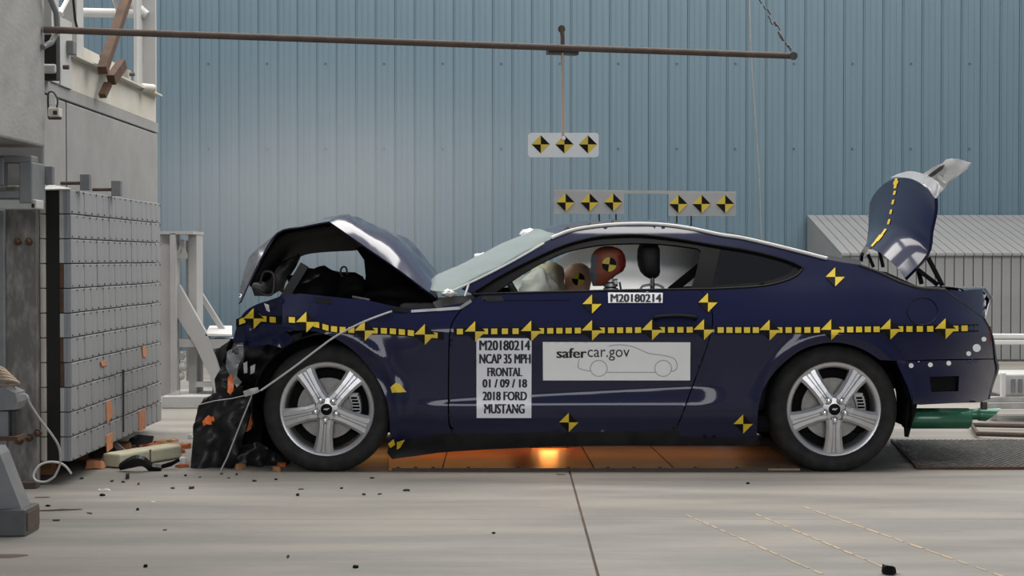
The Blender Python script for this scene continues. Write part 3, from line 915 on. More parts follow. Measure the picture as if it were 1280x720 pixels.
# --- rear bumper
rb = [(1121, 452.5), (1160, 451), (1208, 450), (1243, 449.5), (1245, 462), (1241, 478), (1236, 499), (1225, 503), (1190, 504), (1150, 506), (1141, 505), (1136, 486)]
vent = [(1162, 471), (1199, 470), (1198, 489), (1164, 490)]
bump = panel('rear_bumper', rb, fS, 'paint', car, holes=[vent], step=4.0)
mirror(bump)
MB().prism([onS(*q, .02) for q in ((1158, 467), (1203, 466), (1202, 493), (1160, 494))], (0, .01, 0)).build('vent_back', 'black_matt', bump)
for (px, py, rr) in ((1139, 457, 3), (1163, 456, 3), (1186, 454, 3), (1221, 435, 5), (1211, 442, 3), (1230, 424, 3)):
    c = onS(px, py, -.002)
    panel('marker_dot', [(px + rr * math.cos(k * .52), py + rr * math.sin(k * .52)) for k in range(12)], lambda x, y: onS(x, y, -.003), 'label_white', bump, step=4, solid=.001)
# rear fascia and duck tail across the car
tail_r = spl([(1229, 397), (1237, 412), (1241, 428), (1243, 449), (1245, 462), (1241, 478), (1236, 499)], 3)
rows = []
for (x, y) in tail_r:
    p = onS(x, y); q = my(p)
    rows.append([p.lerp(q, t) + Vector((.06 * (1 - (2 * t - 1) ** 2), 0, 0)) for t in [i / 16 for i in range(17)]])
grid('rear_fascia', rows, 'black_plastic', car, solid=.006)
lamp = [(1232, 398), (1237, 401), (1241, 420), (1241, 431), (1237, 424), (1233, 410)]
# taillight clusters
for s in (0, 1):
    p = onS(1236, 408); q = onS(1241, 428)
    for k in range(3):
        a = p.lerp(my(p), .06 + .05 * k); b = q.lerp(my(q), .06 + .05 * k)
        dx = .06 * (1 - (2 * (.06 + .05 * k) - 1) ** 2)
        y0 = a.y if s == 0 else 2 * YC - a.y
        MB().cbox((a.x + dx - .01, y0 - .018, b.z), (a.x + dx + .008, y0 + .018, a.z), .003).build('tail_lamp', 'dummy_cap', car)
dt = spl([(1181, 361.5), (1187, 367), (1208, 381), (1229, 397)], 3)
tip = spl([(1205, 364), (1222, 362.5), (1230, 362.5), (1237, 373), (1235, 384), (1231, 397)], 3)
tp = panel('duck_tail', dt + list(reversed(tip)) , lambda x, y: onS(min(x, 1231), y, .02), 'paint', car, step=4.0)
mirror(tp)
lip = [onS(1205, 364, .02), onS(1230, 362.5, .02), onS(1237, 373, .02), onS(1231, 396, .02)]
rows = []
for p in lip:
    q = my(p); rows.append([p.lerp(q, t) + Vector((.06 * (1 - (2 * t - 1) ** 2), 0, .01 * (1 - (2 * t - 1) ** 2))) for t in [i / 14 for i in range(15)]])
grid('tail_spoiler', rows, 'paint', car, solid=.006, sharp=40)
MB().bar(onS(1229, 363, .012), onS(1236.5, 373.5, .012), .008, .012).build('spoiler_edge', 'chrome', car)
# --- rocker / sill
rk = spl([(490, 550), (520, 543), (566, 537), (660, 536), (760, 535), (850, 528), (945, 540)], 4) + [(950, 556)] + spl([(940, 557), (850, 557), (760, 557), (650, 560), (560, 565), (520, 570), (490, 574)], 4) + [(484, 566)]
mirror(panel('sill', rk, lambda x, y: onS(x, y, .012), 'black_plastic', car, step=5.0))
# --- window frame: black seal with two openings
wo = spl([(x, y) for x, y in dlo], 5) + list(reversed(spl([(876, 362), (900, 361.5), (958, 357.5), (992, 347.5), (1004, 335)], 5)))[1:] + [(850, 366), (780, 366.5), (700, 368), (640, 369), (594, 370)]
op1 = spl([(620, 365.5), (646, 347), (676, 329), (707, 315), (737, 308), (763, 305), (801, 304), (839, 306), (872, 310.5)], 4) + spl([(876, 314), (870, 341), (864, 360)], 3) + [(780, 362), (700, 364)]
op2 = spl([(901, 309), (942, 317.5), (978, 327), (993, 334)], 4) + spl([(985, 343), (955, 352), (900, 356), (890, 356)], 4)
wf = panel('window_frame', wo, lambda x, y: onS(x, y, .010), 'black_trim', car, holes=[op1, op2], step=5.0, solid=.012)
mirror(wf)
qg = panel('quarter_glass', op2, lambda x, y: onS(x, y, .014), 'tinted_glass', car, step=8.0, solid=.004)
mirror(qg)
lp_ = spl(dlo, 4) + list(reversed(spl([(700, 365), (780, 363), (874, 361.5), (900, 361), (958, 357), (992, 347), (1004, 335)], 4)))[1:] + spl([(700, 365), (640, 366.5), (608, 367.5), (594, 368), (590, 366), (594, 364)], 3)[1:]
MB().tube([onS(x, y, .002) for x, y in lp_], .007, 6, cap=False).build('window_seal', 'black_trim', car, True)
# door handle
hd = [(812, 398), (818, 393.5), (835, 392.5), (866, 393), (873, 396), (876, 402), (870, 404), (815, 404)]
MB().prism([onS(x, y, -.001) for x, y in [(808, 404), (812, 396), (820, 391), (850, 390), (870, 391), (879, 398), (880, 407), (862, 410), (825, 410)]], (0, .002, 0)).build('handle_recess', 'paint', door)
hh = MB()
hp = [onS(x, y, -.022) for x, y in spl([(820, 397), (826, 396), (845, 395), (862, 396), (868, 397)], 3)]
hp = [onS(818, 398, .0)] + hp + [onS(870, 398, .0)]
hh.tube(hp, .011, 8); hh.build('handle', 'black_trim', door, True)
ms = panel('mirror_scar', [(603, 370), (627, 370), (630, 376), (612, 377), (602, 375)], lambda x, y: onS(x, y, -.002), 'black_plastic', door, step=5, solid=.004)
MB().tube([onS(x, y, -.001) for x, y in ((628, 375), (660, 375), (712, 374.5))], .0018, 5).build('belt_scratch', 'black_trim', door)

# --- roof and rear window, swept between the two rails
def sweep(name, px, mt, crown, bulge, solid=.006):
    rows = []
    for i, (x, y) in enumerate(px):
        p = onS(x, y); q = my(p); t = i / (len(px) - 1)
        rows.append([p.lerp(q, s) + Vector((bulge(t) * (1 - (2 * s - 1) ** 2), 0, crown(t) * (1 - abs(2 * s - 1) ** 2.2))) for s in [k / 20 for k in range(21)]])
    return grid(name, rows, mt, car, solid=solid, flip=True, back=1 if isinstance(mt, list) else None)
rr_ = spl(rail, 5)
i0 = min(range(len(rr_)), key=lambda i: abs(rr_[i][0] - 698)); i1 = min(range(len(rr_)), key=lambda i: abs(rr_[i][0] - 915))
sweep('roof', rr_[i0:i1 + 1], ['paint', 'headliner'], lambda t: .045, lambda t: -.12 * (1 - t) ** 3)
sweep('rear_window', rr_[i1:], 'black_trim', lambda t: .045 - .01 * t, lambda t: .10 * t * t)
wsn = spl([(556, 366), (600, 345), (630, 330), (661, 312.5), (698, 294.5)], 4)
def wsr(i, n):
    t = i / (n - 1); return t
rows = []
for i, (x, y) in enumerate(wsn):
    t = i / (len(wsn) - 1)
    p = onS(x, y, .0 if t > .3 else .0); q = my(p)
    b = lerp(-.22, -.12, t)
    rows.append([p.lerp(q, s) + Vector((b * (1 - (2 * s - 1) ** 2) , 0, lerp(.02, .045, t) * (1 - abs(2 * s - 1) ** 2.2) + .012 * nz((s * 6, t * 5, 2.2)))) for s in [k / 20 for k in range(21)]])
ws = grid('windshield', rows, 'windshield_glass', car, solid=.005)
# white tube paints the roof edge's reflection as colour; white trim along windshield edge
MB().tube([onS(x, y - .8, -.004) for x, y in rr_[i0 - 2:i1 + 12]], .010, 8).build('roof_edge_highlight', 'white_paint', car, True)
MB().tube([onS(x, y, -.004) for x, y in spl([(560, 366), (600, 347.5), (640, 327), (680, 304)], 4)], .006, 6).build('windshield_trim', 'white_paint', car, True)
for (px, py, Y, r) in ((603, 322, 1.45, .03), (660, 291, 1.2, .028)):
    blob('glass_fragment', W(px, py, Y), (r * 1.7, r, r * .9), 'label_white', car, .5, 2, px)
# cowl below the windshield
MB().prism([onS(*q, .02) for q in ((541, 378), (560, 371), (596, 368), (590, 376), (566, 385), (545, 385))], (0, .05, 0)).build('cowl_side', 'dark_metal', car)
a = W(548, 372, .2)
MB().cbox((a.x - .22, .22, .80), (a.x + .12, 2 * YC - .22, .90), .03).build('cowl', 'black_plastic', car)
MB().bar(onS(546, 387, -.006), onS(575, 385, -.006), .004, .016).build('cowl_strip', 'raw_metal', car)
MB().bar(onS(575, 385, -.006), onS(589, 376, -.006), .004, .016).build('cowl_strip', 'raw_metal', car)
MB().bar(onS(514, 389, -.006), onS(546, 387, -.006), .004, .014).build('cowl_strip', 'raw_metal', car)
MB().bar(onS(581, 370, -.004), onS(586, 355, -.004), .008, .008).build('torn_trim', 'white_paint', car)
blob('cowl_debris', onS(562, 367, .03), (.04, .05, .022), 'deck_pale', car, .5, 3, 2)

# --- underbody, cabin and trunk shells (dark)
MB().cbox((-1.15, .12, .20), (1.95, 2 * YC - .12, .30), .03).build('floor_pan', 'black_matt', car)
MB().cbox((-.42, .16, .28), (-.30, 2 * YC - .16, .88), .02).build('firewall', 'black_matt', car)
m = MB()
X0 = wx(552, .9)
m.quadbox([(-.32, .18, .55), (.05, .18, .62), (.05, 1.73, .62), (-.32, 1.73, .55), (-.34, .18, .88), (.10, .2, .93), (.10, 1.71, .93), (-.34, 1.73, .88)])
m.build('dashboard', 'black_plastic', car)
MB().cbox((1.02, .20, .3), (1.42, 1.71, .97), .06).build('rear_bench', 'seat_black', car)
MB().quadbox([(1.36, .26, .6), (2.0, .34, .6), (2.0, 1.57, .6), (1.36, 1.65, .6), (1.30, .26, 1.02), (1.95, .36, .97), (1.95, 1.55, .97), (1.30, 1.65, 1.02)]).build('parcel_shelf', 'black_matt', car)
MB().cbox((1.9, .35, .42), (2.42, 1.56, .52), .02).build('trunk_floor', 'black_matt', car)
MB().prism([onS(*q, .015) for q in ((1085, 337), (1108, 340), (1132, 351), (1150, 359), (1128, 361), (1103, 361), (1098, 352))], (0, .02, 0)).build('trunk_gutter', 'black_matt', car)
MB().tube([onS(x, y, -.002) for x, y in spl([(1074, 331), (1100, 340.5), (1124, 351.5), (1150, 359.5), (1181, 361.5)], 4)], .007, 6).tube([onS(x, y, -.001) for x, y in spl([(1181, 361.5), (1187, 367), (1208, 381), (1229, 397)], 4)], .004, 6).build('trunk_seal', 'dark_metal', car, True)

# --- wheels
def make_wheel(px, py, Y, rot, far=False):
    c = W(px, py, Y); c.z = .336
    w = MB()
    # barrel and outer lip
    w.lathe([(.215, .20), (.222, .03), (.226, .012), (.236, .004), (.250, .0), (.255, .004), (.257, .014), (.250, .03), (.246, .20)], (0, 0, 0), 56)
    wo_ = w.build('wheel', 'alloy', car, True, 40)
    t = MB()
    R0 = .347
    pf = [(.246, .03), (.252, .006), (.262, -.004), (.285, -.016), (.305, -.016), (.322, -.006), (.336, .008), (.343, .022), (R0, .045), (R0, .115), (R0, .185), (.343, .21), (.330, .23), (.30, .246), (.26, .238), (.246, .21)]
    t.lathe(pf, (0, 0, 0), 72)
    for v in t.v:
        if v.z < -.336: v.z = -.336
    to = t.build('tire', 'rubber', wo_, True, 60)
    # tread grooves as thin dark rings
    for k in range(5):
        a = rot + k * 2 * math.pi / 5
        ca_, sa = math.cos(a), math.sin(a)
        secs = []
        for (rr, hw, y) in ((.055, .040, -.012), (.10, .036, -.010), (.16, .040, -.004), (.205, .047, .002), (.236, .056, .006)):
            row = []
            for (u, dy) in ((-1, .03), (-1, .006), (-.72, -.002), (-.30, -.002), (-.16, .006), (.16, .006), (.30, -.002), (.72, -.002), (1, .006), (1, .03)):
                row.append(Vector((rr * ca_ - u * hw * sa, y + dy, rr * sa + u * hw * ca_)))
            secs.append(row)
        grid('spoke', secs, 'alloy', wo_, smooth=False, solid=.004)
        b = a
        MB().lathe([(.001, -.020), (.009, -.019), (.013, -.012), (.014, .02)], (.058 * math.cos(b), -.012, .058 * math.sin(b)), 12).build('lug_nut', 'chrome', wo_, True, 40)
        MB().lathe([(.022, .012), (.022, -.010), (.019, -.014), (.012, -.008)], (.058 * math.cos(b), -.004, .058 * math.sin(b)), 14).build('lug_boss', 'alloy', wo_, True, 40)
    MB().lathe([(.075, .05), (.072, .008), (.062, -.004), (.030, -.008)], (0, 0, 0), 30).build('hub_face', 'alloy', wo_, True, 40)
    cap = MB().lathe([(.030, -.006), (.031, -.016), (.026, -.019), (.001, -.020)], (0, 0, 0), 24).build('centre_cap', 'black_trim', wo_, True, 40)
    # small silver emblem on the cap
    e = [(-.016, .002), (-.006, .007), (.004, .005), (.012, .009), (.016, .005), (.008, .001), (.004, -.006), (-.002, -.001), (-.010, -.003)]
    MB().prism([(x, -.0215, z) for x, z in e], (0, .002, 0)).build('emblem', 'chrome', wo_)
    MB().lathe([(.06, .055), (.165, .055), (.165, .08), (.06, .08)], (0, 0, 0), 40, closed=True).build('brake_disc', 'disc_metal', wo_, True, 30)
    m = MB()
    for q in range(7):
        a = -.35 + .7 * q / 6 + (.1 if not far else 0)
        m.cbox((.150 * math.cos(a) - .022, .035, .150 * math.sin(a) - .02), (.150 * math.cos(a) + .03, .10, .150 * math.sin(a) + .02), .006)
    m.build('caliper', 'caliper', wo_)
    MB().lathe([(.001, .10), (.215, .10), (.215, .11), (.001, .11)], (0, 0, 0), 30).build('dust_shield', 'black_matt', wo_)
    wo_.location = c
    if far: wo_.rotation_euler.z = math.pi
    return wo_
make_wheel(408.5, 512, .05, math.radians(-95))
make_wheel(1042.5, 514, .05, math.radians(-90))
for px in (408.5, 1042.5):
    w = make_wheel(px, 512, .05, 0.4, True); w.location.y = 2 * YC - .05
# arch liners
for cx, hw in ((wx(408.5, .05), .40), (wx(1042.5, .05), .42)):
    for sgn in (0, 1):
        rows = []
        for y in (.035, .38):
            yy = y if sgn == 0 else 2 * YC - y
            rows.append([Vector((cx + hw * math.cos(t), yy, .336 + hw * math.sin(t))) for t in [math.radians(-14 + 208 * i / 28) for i in range(29)]])
        grid('arch_liner', rows, 'black_matt', car, solid=.006)
        yy = .38 if sgn == 0 else 2 * YC - .38
        MB().box((cx - .40, yy - .006, .22), (cx + .40, yy + .006, .74)).build('arch_wall', 'black_matt', car)
m = MB().tube([W(x, y, .12) for x, y in ((1128, 455), (1137, 478), (1140, 500), (1136, 520), (1133, 546))], [.03, .04, .035, .03, .012], 8)
m.build('torn_liner', 'black_matt', car, True)

# --- exhaust
a = W(1128, 523, .42); b = W(1213, 519, .42)
MB().lathe([(.001, 0), (.045, .0), (.058, .012), (.058, b.x - a.x - .012), (.045, b.x - a.x), (.001, b.x - a.x)], (a.x, .42, a.z), 24, axis='X').build('muffler', 'green_metal', car, True, 50)
tpz = W(1230, 518, .42).z
m = MB(); n = 18; ring = []
xa, xb = b.x - .01, W(1254, 518, .42).x
m.lathe([(.030, 0), (.030, .05), (.036, .055), (.036, .07), (.038, xb - xa - .06)], (xa, .42, tpz), 20, axis='X')
for v in m.v[-20:]: v.x += .045 * (v.z - tpz) / .038
m.build('tail_pipe', 'green_metal', car, True, 50)
MB().cbox((xa + .07, .40, tpz + .02), (xa + .10, .44, tpz + .07), .004).build('hanger', 'dark_metal', car)

# --- hood: folded like a tent, near edge high, far edge low
Nn = spl([(300, 378), (322, 330), (346, 291), (378, 283), (406, 277.5), (411, 277), (417, 280.5), (455, 307), (500, 338), (545, 372)], 4)
Cc = spl([(318, 352), (336, 322), (362, 296), (402, 283), (434, 274), (441, 272.5), (452, 273.5), (487, 286), (523, 312), (553, 354)], 4)
Ff = spl([(352, 366), (360, 340), (374, 318), (402, 314), (440, 312), (446, 311.5), (452, 312.5), (494, 322), (532, 340), (561, 366)], 4)
rows = []
for i in range(len(Nn)):
    p, c, q = W(*Nn[i], .24), W(*Cc[i], .92), W(*Ff[i], 1.64)
    row = []
    for k in range(15):
        s = k / 14
        l0 = (s - .5) * (s - 1) / .5; l1 = s * (s - 1) / -.25; l2 = s * (s - .5) / .5
        v = p * l0 + c * l1 + q * l2
        ed = math.sin(math.pi * s)
        rear = sst(.52, .62, i / len(Nn)) * (1 - sst(.85, 1, i / len(Nn)))
        v += Vector((.02, 0, .03)) * ed * nz((s * 5, i * .22, 3.0)) + Vector((.018, 0, .028)) * ed * rear * (abs(nz((s * 7 + i * .22, i * .10, 8.0))) * 2 - .5)
        row.append(v)
    rows.append(row)
hood = grid('hood', rows, ['paint', 'black_matt'], car, solid=.008, flip=True, back=1)
# inner reinforcement of the hood
rows2 = [[v + Vector((.012 if i < 14 else -.02, 0, -.035)) for v in r[1:-1]] for i, r in enumerate(rows[2:-2])]
grid('hood_inner_frame', rows2, 'black_matt', hood, solid=.01)
fl_ = panel('hood_front_edge', [(298, 380), (300, 362), (305, 340), (311, 321), (324, 309), (335, 300), (347, 290), (334, 312), (320, 336), (309, 360)],
            lambda x, y: W(x, y, .25 + .006 * max(0, 322 - x) * .3 + .02 * nz((x * .05, y * .04, 1))), 'hood_bare', hood, step=4, solid=.01)
m = MB().tube([W(x, y, .45) for x, y in spl([(325, 355), (330, 340), (342, 343), (341, 366), (330, 368), (322, 362)], 4)], .008, 6)
m.build('latch_loop', 'dark_metal', hood, True)
panel('hood_latch_plate', [(312, 352), (330, 345), (352, 330), (372, 318), (374, 322), (360, 345), (352, 362), (338, 370), (318, 370)], lambda x, y: W(x, y, 1.2 + .05 * nz((x * .06, y * .06, 0))), 'dark_metal', hood, step=5, solid=.02)
panel('bay_shade_sheet', [(446, 312), (460, 306), (480, 318), (520, 352), (538, 380), (470, 382), (452, 372), (457, 345), (455, 325)], lambda x, y: W(x, y, .75 + .06 * nz((x * .03, y * .04, 3))), 'black_matt', hood, step=6, solid=.02)  # black sheet paints the shade inside the engine bay

# --- engine bay clutter
eb = blob('engine', W(405, 362, .9), (.20, .50, .13), 'black_matt', car, .5, 1.6, 3)
blob('air_box', W(398, 352, .75), (.13, .22, .085), 'black_plastic', car, .35, 2.2, 9)
blob('strut_tower', W(440, 362, .6), (.10, .16, .085), 'black_matt', car, .4, 2.5, 21)
blob('battery_tray', W(500, 372, .7), (.20, .3, .09), 'black_matt', car, .35, 2.0, 30)
MB().tube([W(x, y, .55) for x, y in spl([(432, 350), (426, 343), (427, 335), (432, 334), (434, 342), (433, 352), (431, 364), (432, 371)], 4)], .006, 6).build('hose', 'dark_metal', car, True)
MB().bar(W(352, 378, .5), W(381, 331, .5), .03, .05).build('bent_bracket', 'black_plastic', car)
blob('washer_tank', W(376, 360, .8), (.022, .04, .045), 'light_grey', car, .4, 2, 6)
MB().tube([W(441, 371, .4), W(462, 375, .35)], .008, 6).build('brace_rod', 'raw_metal', car)
MB().cbox((-1.28, .32, .25), (-.38, 1.60, .74), .05).build('engine_bay', 'black_matt', car)
# --- crushed nose
def cr(amp, y0, fr=.05, seed=0, dx=0.0):
    return lambda x, y: W(x, y, y0 + amp * nz((x * fr, y * fr, seed)) + amp * .5 * nz((x * fr * 2.7, y * fr * 2.7, seed + 5)) + dx * (350 - x))
nose = panel('crushed_nose_panel', spl([(353, 369), (338, 375), (322, 380), (308, 388), (299, 400), (293, 418), (291, 428)], 4) + [(300, 430), (318, 436), (335, 430), (356, 436), (368, 424), (356, 414)],
             lambda x, y: W(x, y, .10 + .0016 * (353 - x) + .02 * nz((x * .06, y * .06, 2))), 'paint', car, step=4, solid=.008)
panel('torn_fender_liner', [(290, 424), (318, 430), (352, 424), (380, 414), (372, 430), (350, 455), (338, 478), (326, 492), (304, 488), (288, 470), (278, 452)], cr(.09, .22, .05, 3, .0006), 'black_matt', car, step=5, solid=.012)
panel('bumper_cover', spl([(266, 492), (252, 505), (245, 520), (242, 540), (240, 562), (238, 584)], 4) + [(256, 587), (276, 590), (292, 588), (300, 560), (312, 520), (322, 495), (306, 488), (288, 486)], cr(.07, .16, .05, 9, .0004), 'black_plastic', car, step=7, solid=.016)
panel('lower_grille', [(300, 560), (322, 552), (345, 566), (362, 578), (352, 586), (310, 586), (288, 588)], cr(.08, .28, .06, 13), 'black_plastic', car, step=5, solid=.014)
panel('radiator_mount', [(318, 498), (334, 490), (330, 520), (326, 556), (338, 574), (310, 566), (304, 530)], cr(.06, .35, .05, 17), 'black_matt', car, step=5, solid=.014)
panel('headlamp_lens', [(292, 430), (304, 428), (306, 445), (302, 458), (294, 466), (286, 456), (284, 446)], cr(.03, .12, .06, 21), 'dark_metal', car, step=4, solid=.008)
panel('headlamp_bezel', [(276, 460), (284, 452), (292, 456), (290, 470), (294, 480), (302, 484), (300, 494), (284, 496), (270, 490), (268, 474)], cr(.05, .11, .07, 23), 'black_plastic', car, step=4, solid=.012)
panel('side_reflector', [(285, 472), (289, 468), (292, 476), (292, 488), (288, 493), (284, 490)], cr(.01, .075, .06, 2), 'orange_plastic', car, step=4, solid=.01)
panel('fog_lamp_insert', [(257, 522), (261, 519), (264, 521), (267, 520), (268, 525), (264, 527), (265, 531), (259, 530), (254, 533), (253, 527)], cr(.02, .105, .08, 2), 'orange_plastic', car, step=3, solid=.012)
panel('bent_metal_tab', [(284, 440), (296, 432), (304, 432), (304, 446), (298, 456), (296, 470), (302, 478), (296, 484), (288, 472), (282, 458)], cr(.03, .10, .07, 31), 'steel_blue_grey', car, step=4, solid=.006)
panel('torn_clip', [(313, 458), (319, 455), (318, 466), (313, 468)], cr(.01, .10, .07, 1), 'light_grey', car, step=3, solid=.006)
panel('torn_clip', [(304, 454), (309, 452), (309, 466), (305, 467)], cr(.01, .10, .07, 1), 'light_grey', car, step=3, solid=.006)
panel('torn_clip', [(330, 379), (336, 381), (337, 390), (333, 388)], cr(.01, .06, .07, 1), 'light_grey', car, step=3, solid=.006)
panel('coolant_pipe', [(315, 512), (320, 510), (314, 536), (308, 540)], cr(.01, .18, .07, 1), 'orange_block', car, step=3, solid=.01)
panel('splash_shield', [(296, 545), (330, 512), (350, 520), (362, 560), (356, 588), (300, 590)], cr(.04, .62, .05, 40), 'black_matt', car, step=7, solid=.014)
blob('crushed_core', W(318, 470, .75), (.22, .5, .26), 'black_matt', car, .45, 1.8, 14)
blob('crushed_core', W(290, 535, .65), (.16, .4, .19), 'black_matt', car, .4, 2.0, 44)
MB().cbox((-1.52, .35, .42), (-1.36, 1.55, .60), .03).build('bumper_beam', 'dark_metal', car)

# --- data cable taped to the fender
m = MB()
pts = spl([(490, 389), (455, 402), (420, 420), (395, 438), (370, 457), (345, 475), (326, 488)], 4)
m.tube([onS(x, y, -.012) if x > 470 else W(x, y, .0 - .02 * sst(490, 360, x)) for x, y in pts], .0058, 6)
m.tube([W(x, y, .02) for x, y in ((326, 488), (312, 493), (290, 498), (268, 501), (240, 508))], .0028, 6)
m.tube([W(x, y, .04) for x, y in ((316, 492), (302, 526), (284, 572), (275, 590))], .004, 6)
m.build('data_cable', 'cable_white', car, True)
panel('cable_tape', [(304, 490), (312, 486), (322, 484), (324, 490), (314, 494), (306, 496)], cr(.01, .0, .1, 1), 'light_grey', car, step=3, solid=.006)

# --- trunk lid standing open, buckled
rows = []
left = spl([(1075, 326), (1082, 308), (1085, 290), (1086, 270), (1087, 254)], 4)
right = spl([(1131, 348), (1158, 318), (1163, 290), (1168, 265), (1168, 248)], 4)
for i in range(len(left)):
    t = i / (len(left) - 1)
    row = []
    for k in range(17):
        s = k / 16
        x = lerp(left[i][0], right[i][0], s); y = lerp(left[i][1], right[i][1], s)
        ar = 4 * s * (1 - s)
        y -= lerp(27, 29, t) * ar ** .8
        x += -2 * ar * t
        if t < .35 and s > .75: x += 0
        row.append(W(x, y, lerp(1.50, .42, s)) + Vector((-.06 * ar * (1 - t), 0, 0)))
    rows.append(row)
lid = grid('trunk_lid', rows, ['paint', 'deck_pale'], car, solid=.02, flip=False, back=1)
# rear face of the lid folded back at the top: ceiling light put into its pale colour
panel('lid_top_return', spl([(1113, 222), (1122, 221), (1135, 224), (1150, 231), (1160, 239), (1168, 249)], 3) + spl([(1180, 236), (1170, 227), (1158, 219), (1146, 215), (1135, 214), (1122, 217.5)], 3),
      lambda x, y: W(x, y, lerp(1.5, .42, clamp((x - 1087 - max(0, 240 - y) * .3) / 81)) + .004), 'deck_pale', lid, step=4, solid=.012)
fx = panel('lid_rear_face', [(1153, 218), (1166, 209), (1178, 204), (1183, 199), (1190, 198), (1203, 200), (1212, 204), (1208, 211), (1196, 220), (1184, 229), (1179, 236), (1166, 228)],
           lambda x, y: W(x, y, .66 - .003 * (x - 1153) + .01 * nz((x * .08, y * .08, 1))), 'deck_pale', lid, step=4, solid=.02)
panel('plate_recess', [(1160, 219), (1175, 208), (1180, 206), (1178, 211), (1168, 219), (1162, 222)], lambda x, y: W(x, y, .64 - .003 * (x - 1153)), 'dark_metal', lid, step=4, solid=.008)
panel('lid_inner_pocket', [(1170, 219), (1188, 218), (1194, 220), (1182, 230), (1174, 225)], lambda x, y: W(x, y, .645 - .003 * (x - 1153)), 'light_grey', lid, step=4, solid=.008)
# hinge arms and gas struts
for (a, b, Y) in (((1160, 322), (1178, 357), .55), ((1146, 336), (1172, 356), .62), ((1148, 338), (1152, 355), .7)):
    MB().bar(W(*a, Y), W(*b, Y), .022, .022).build('hinge_arm', 'black_trim', car)
for (a, b, Y) in (((1085, 318), (1092, 334), 1.42), ((1097, 305), (1104, 334), 1.2)):
    MB().bar(W(*a, Y), W(*b, Y), .018, .018).build('gas_strut', 'black_trim', car)
# tape on the lid
def onlid(t, s, off=.004):
    i = clamp(t) * (len(rows) - 1); k = clamp(s) * 16
    i0_, k0_ = min(int(i), len(rows) - 2), min(int(k), 15)
    a = rows[i0_][k0_].lerp(rows[i0_][k0_ + 1], k - k0_); b = rows[i0_ + 1][k0_].lerp(rows[i0_ + 1][k0_ + 1], k - k0_)
    v = a.lerp(b, i - i0_)
    du = rows[i0_][k0_ + 1] - rows[i0_][k0_]; dv = rows[i0_ + 1][k0_] - rows[i0_][k0_]
    nn = du.cross(dv).normalized()
    if nn.y > 0: nn = -nn
    return v + nn * off
m = MB()
for (t0, t1, s, w_) in ((0.02, .10, .47, .022), (.10, .17, .475, .034), (.17, .24, .48, .02), (.30, .37, .48, .018), (.44, .50, .475, .018), (.57, .63, .47, .018), (.70, .76, .46, .018), (.80, .87, .452, .022), (.87, .93, .45, .036), (.93, .99, .447, .02)):
    q = [onlid(t0, s - w_), onlid(t0, s + w_), onlid(t1, s + w_), onlid(t1, s - w_)]
    b = len(m.v); m.v += q; m.f.append((b, b + 1, b + 2, b + 3)); m.m.append(0)
ob('lid_tape', m.v, m.f, 'yellow', lid, solid=.001)['kind'] = 'stuff'

# --- yellow and black measuring tape along the side
def strip(name, path, h, off, mt, parent, n=None):
    pts = path; V = []; Fc = []
    for i, (x, y) in enumerate(pts):
        V += [onT(x, y - h / 2, off), onT(x, y + h / 2, off)]
    Fc = [(2 * i, 2 * i + 1, 2 * i + 3, 2 * i + 2) for i in range(len(pts) - 1)]
    return ob(name, V, Fc, mt, parent, True, solid=.0008)
def onT(x, y, off):
    if x < 357:                                   # on the crushed nose sheet
        return W(x, y, .10 + .0016 * (353 - x) + .02 * nz((x * .06, y * .06, 2)) + off - .012)
    return onS(x, y, off)
def ypath(path, step):
    P = spl(path, 10); out = []
    x = path[0][0]
    while x <= path[-1][0]:
        for i in range(len(P) - 1):
            if P[i][0] <= x <= P[i + 1][0]:
                t = (x - P[i][0]) / max(1e-6, P[i + 1][0] - P[i][0]); out.append((x, lerp(P[i][1], P[i + 1][1], t))); break
        x += step
    return out
def diamond(name, px, py, r, parent, off=-.0065, fn=None):
    fn = fn or onT
    V = []; Fc = []; fm = []
    n = 4
    for q, ((ax, ay), (bx_, by_)) in enumerate((((0, -1), (-1, 0)), ((1, 0), (0, -1)), ((0, 1), (1, 0)), ((-1, 0), (0, 1)))):
        idx = {}
        for a in range(n + 1):
            for b in range(n + 1 - a):
                idx[a, b] = len(V)
                V.append(fn(px + r * (ax * a + bx_ * b) / n, py + r * (ay * a + by_ * b) / n, off))
        for a in range(n):
            for b in range(n - a):
                Fc.append((idx[a, b], idx[a + 1, b], idx[a, b + 1])); fm.append(q % 2)
                if a + b < n - 1: Fc.append((idx[a + 1, b], idx[a + 1, b + 1], idx[a, b + 1])); fm.append(q % 2)
    return ob(name, V, Fc, ['yellow', 'black_tape'], parent, False, solid=.001, fm=fm)
tapes = (([(295, 404), (308, 399.5), (322, 398), (345, 400), (356, 399.5)], nose, [317]),
         ([(357, 399.5), (368, 400), (390, 404), (415, 411), (450, 413), (490, 414), (530, 418), (557, 420)], ff, [383, 456, 531]),
         ([(567, 414.5), (640, 414), (740, 413), (886, 412)], door, [594, 664, 740, 815, 880]),
         ([(893, 412.5), (1000, 412.5), (1100, 411.5), (1170, 411), (1223, 410)], side, [962, 1039, 1113, 1182]))
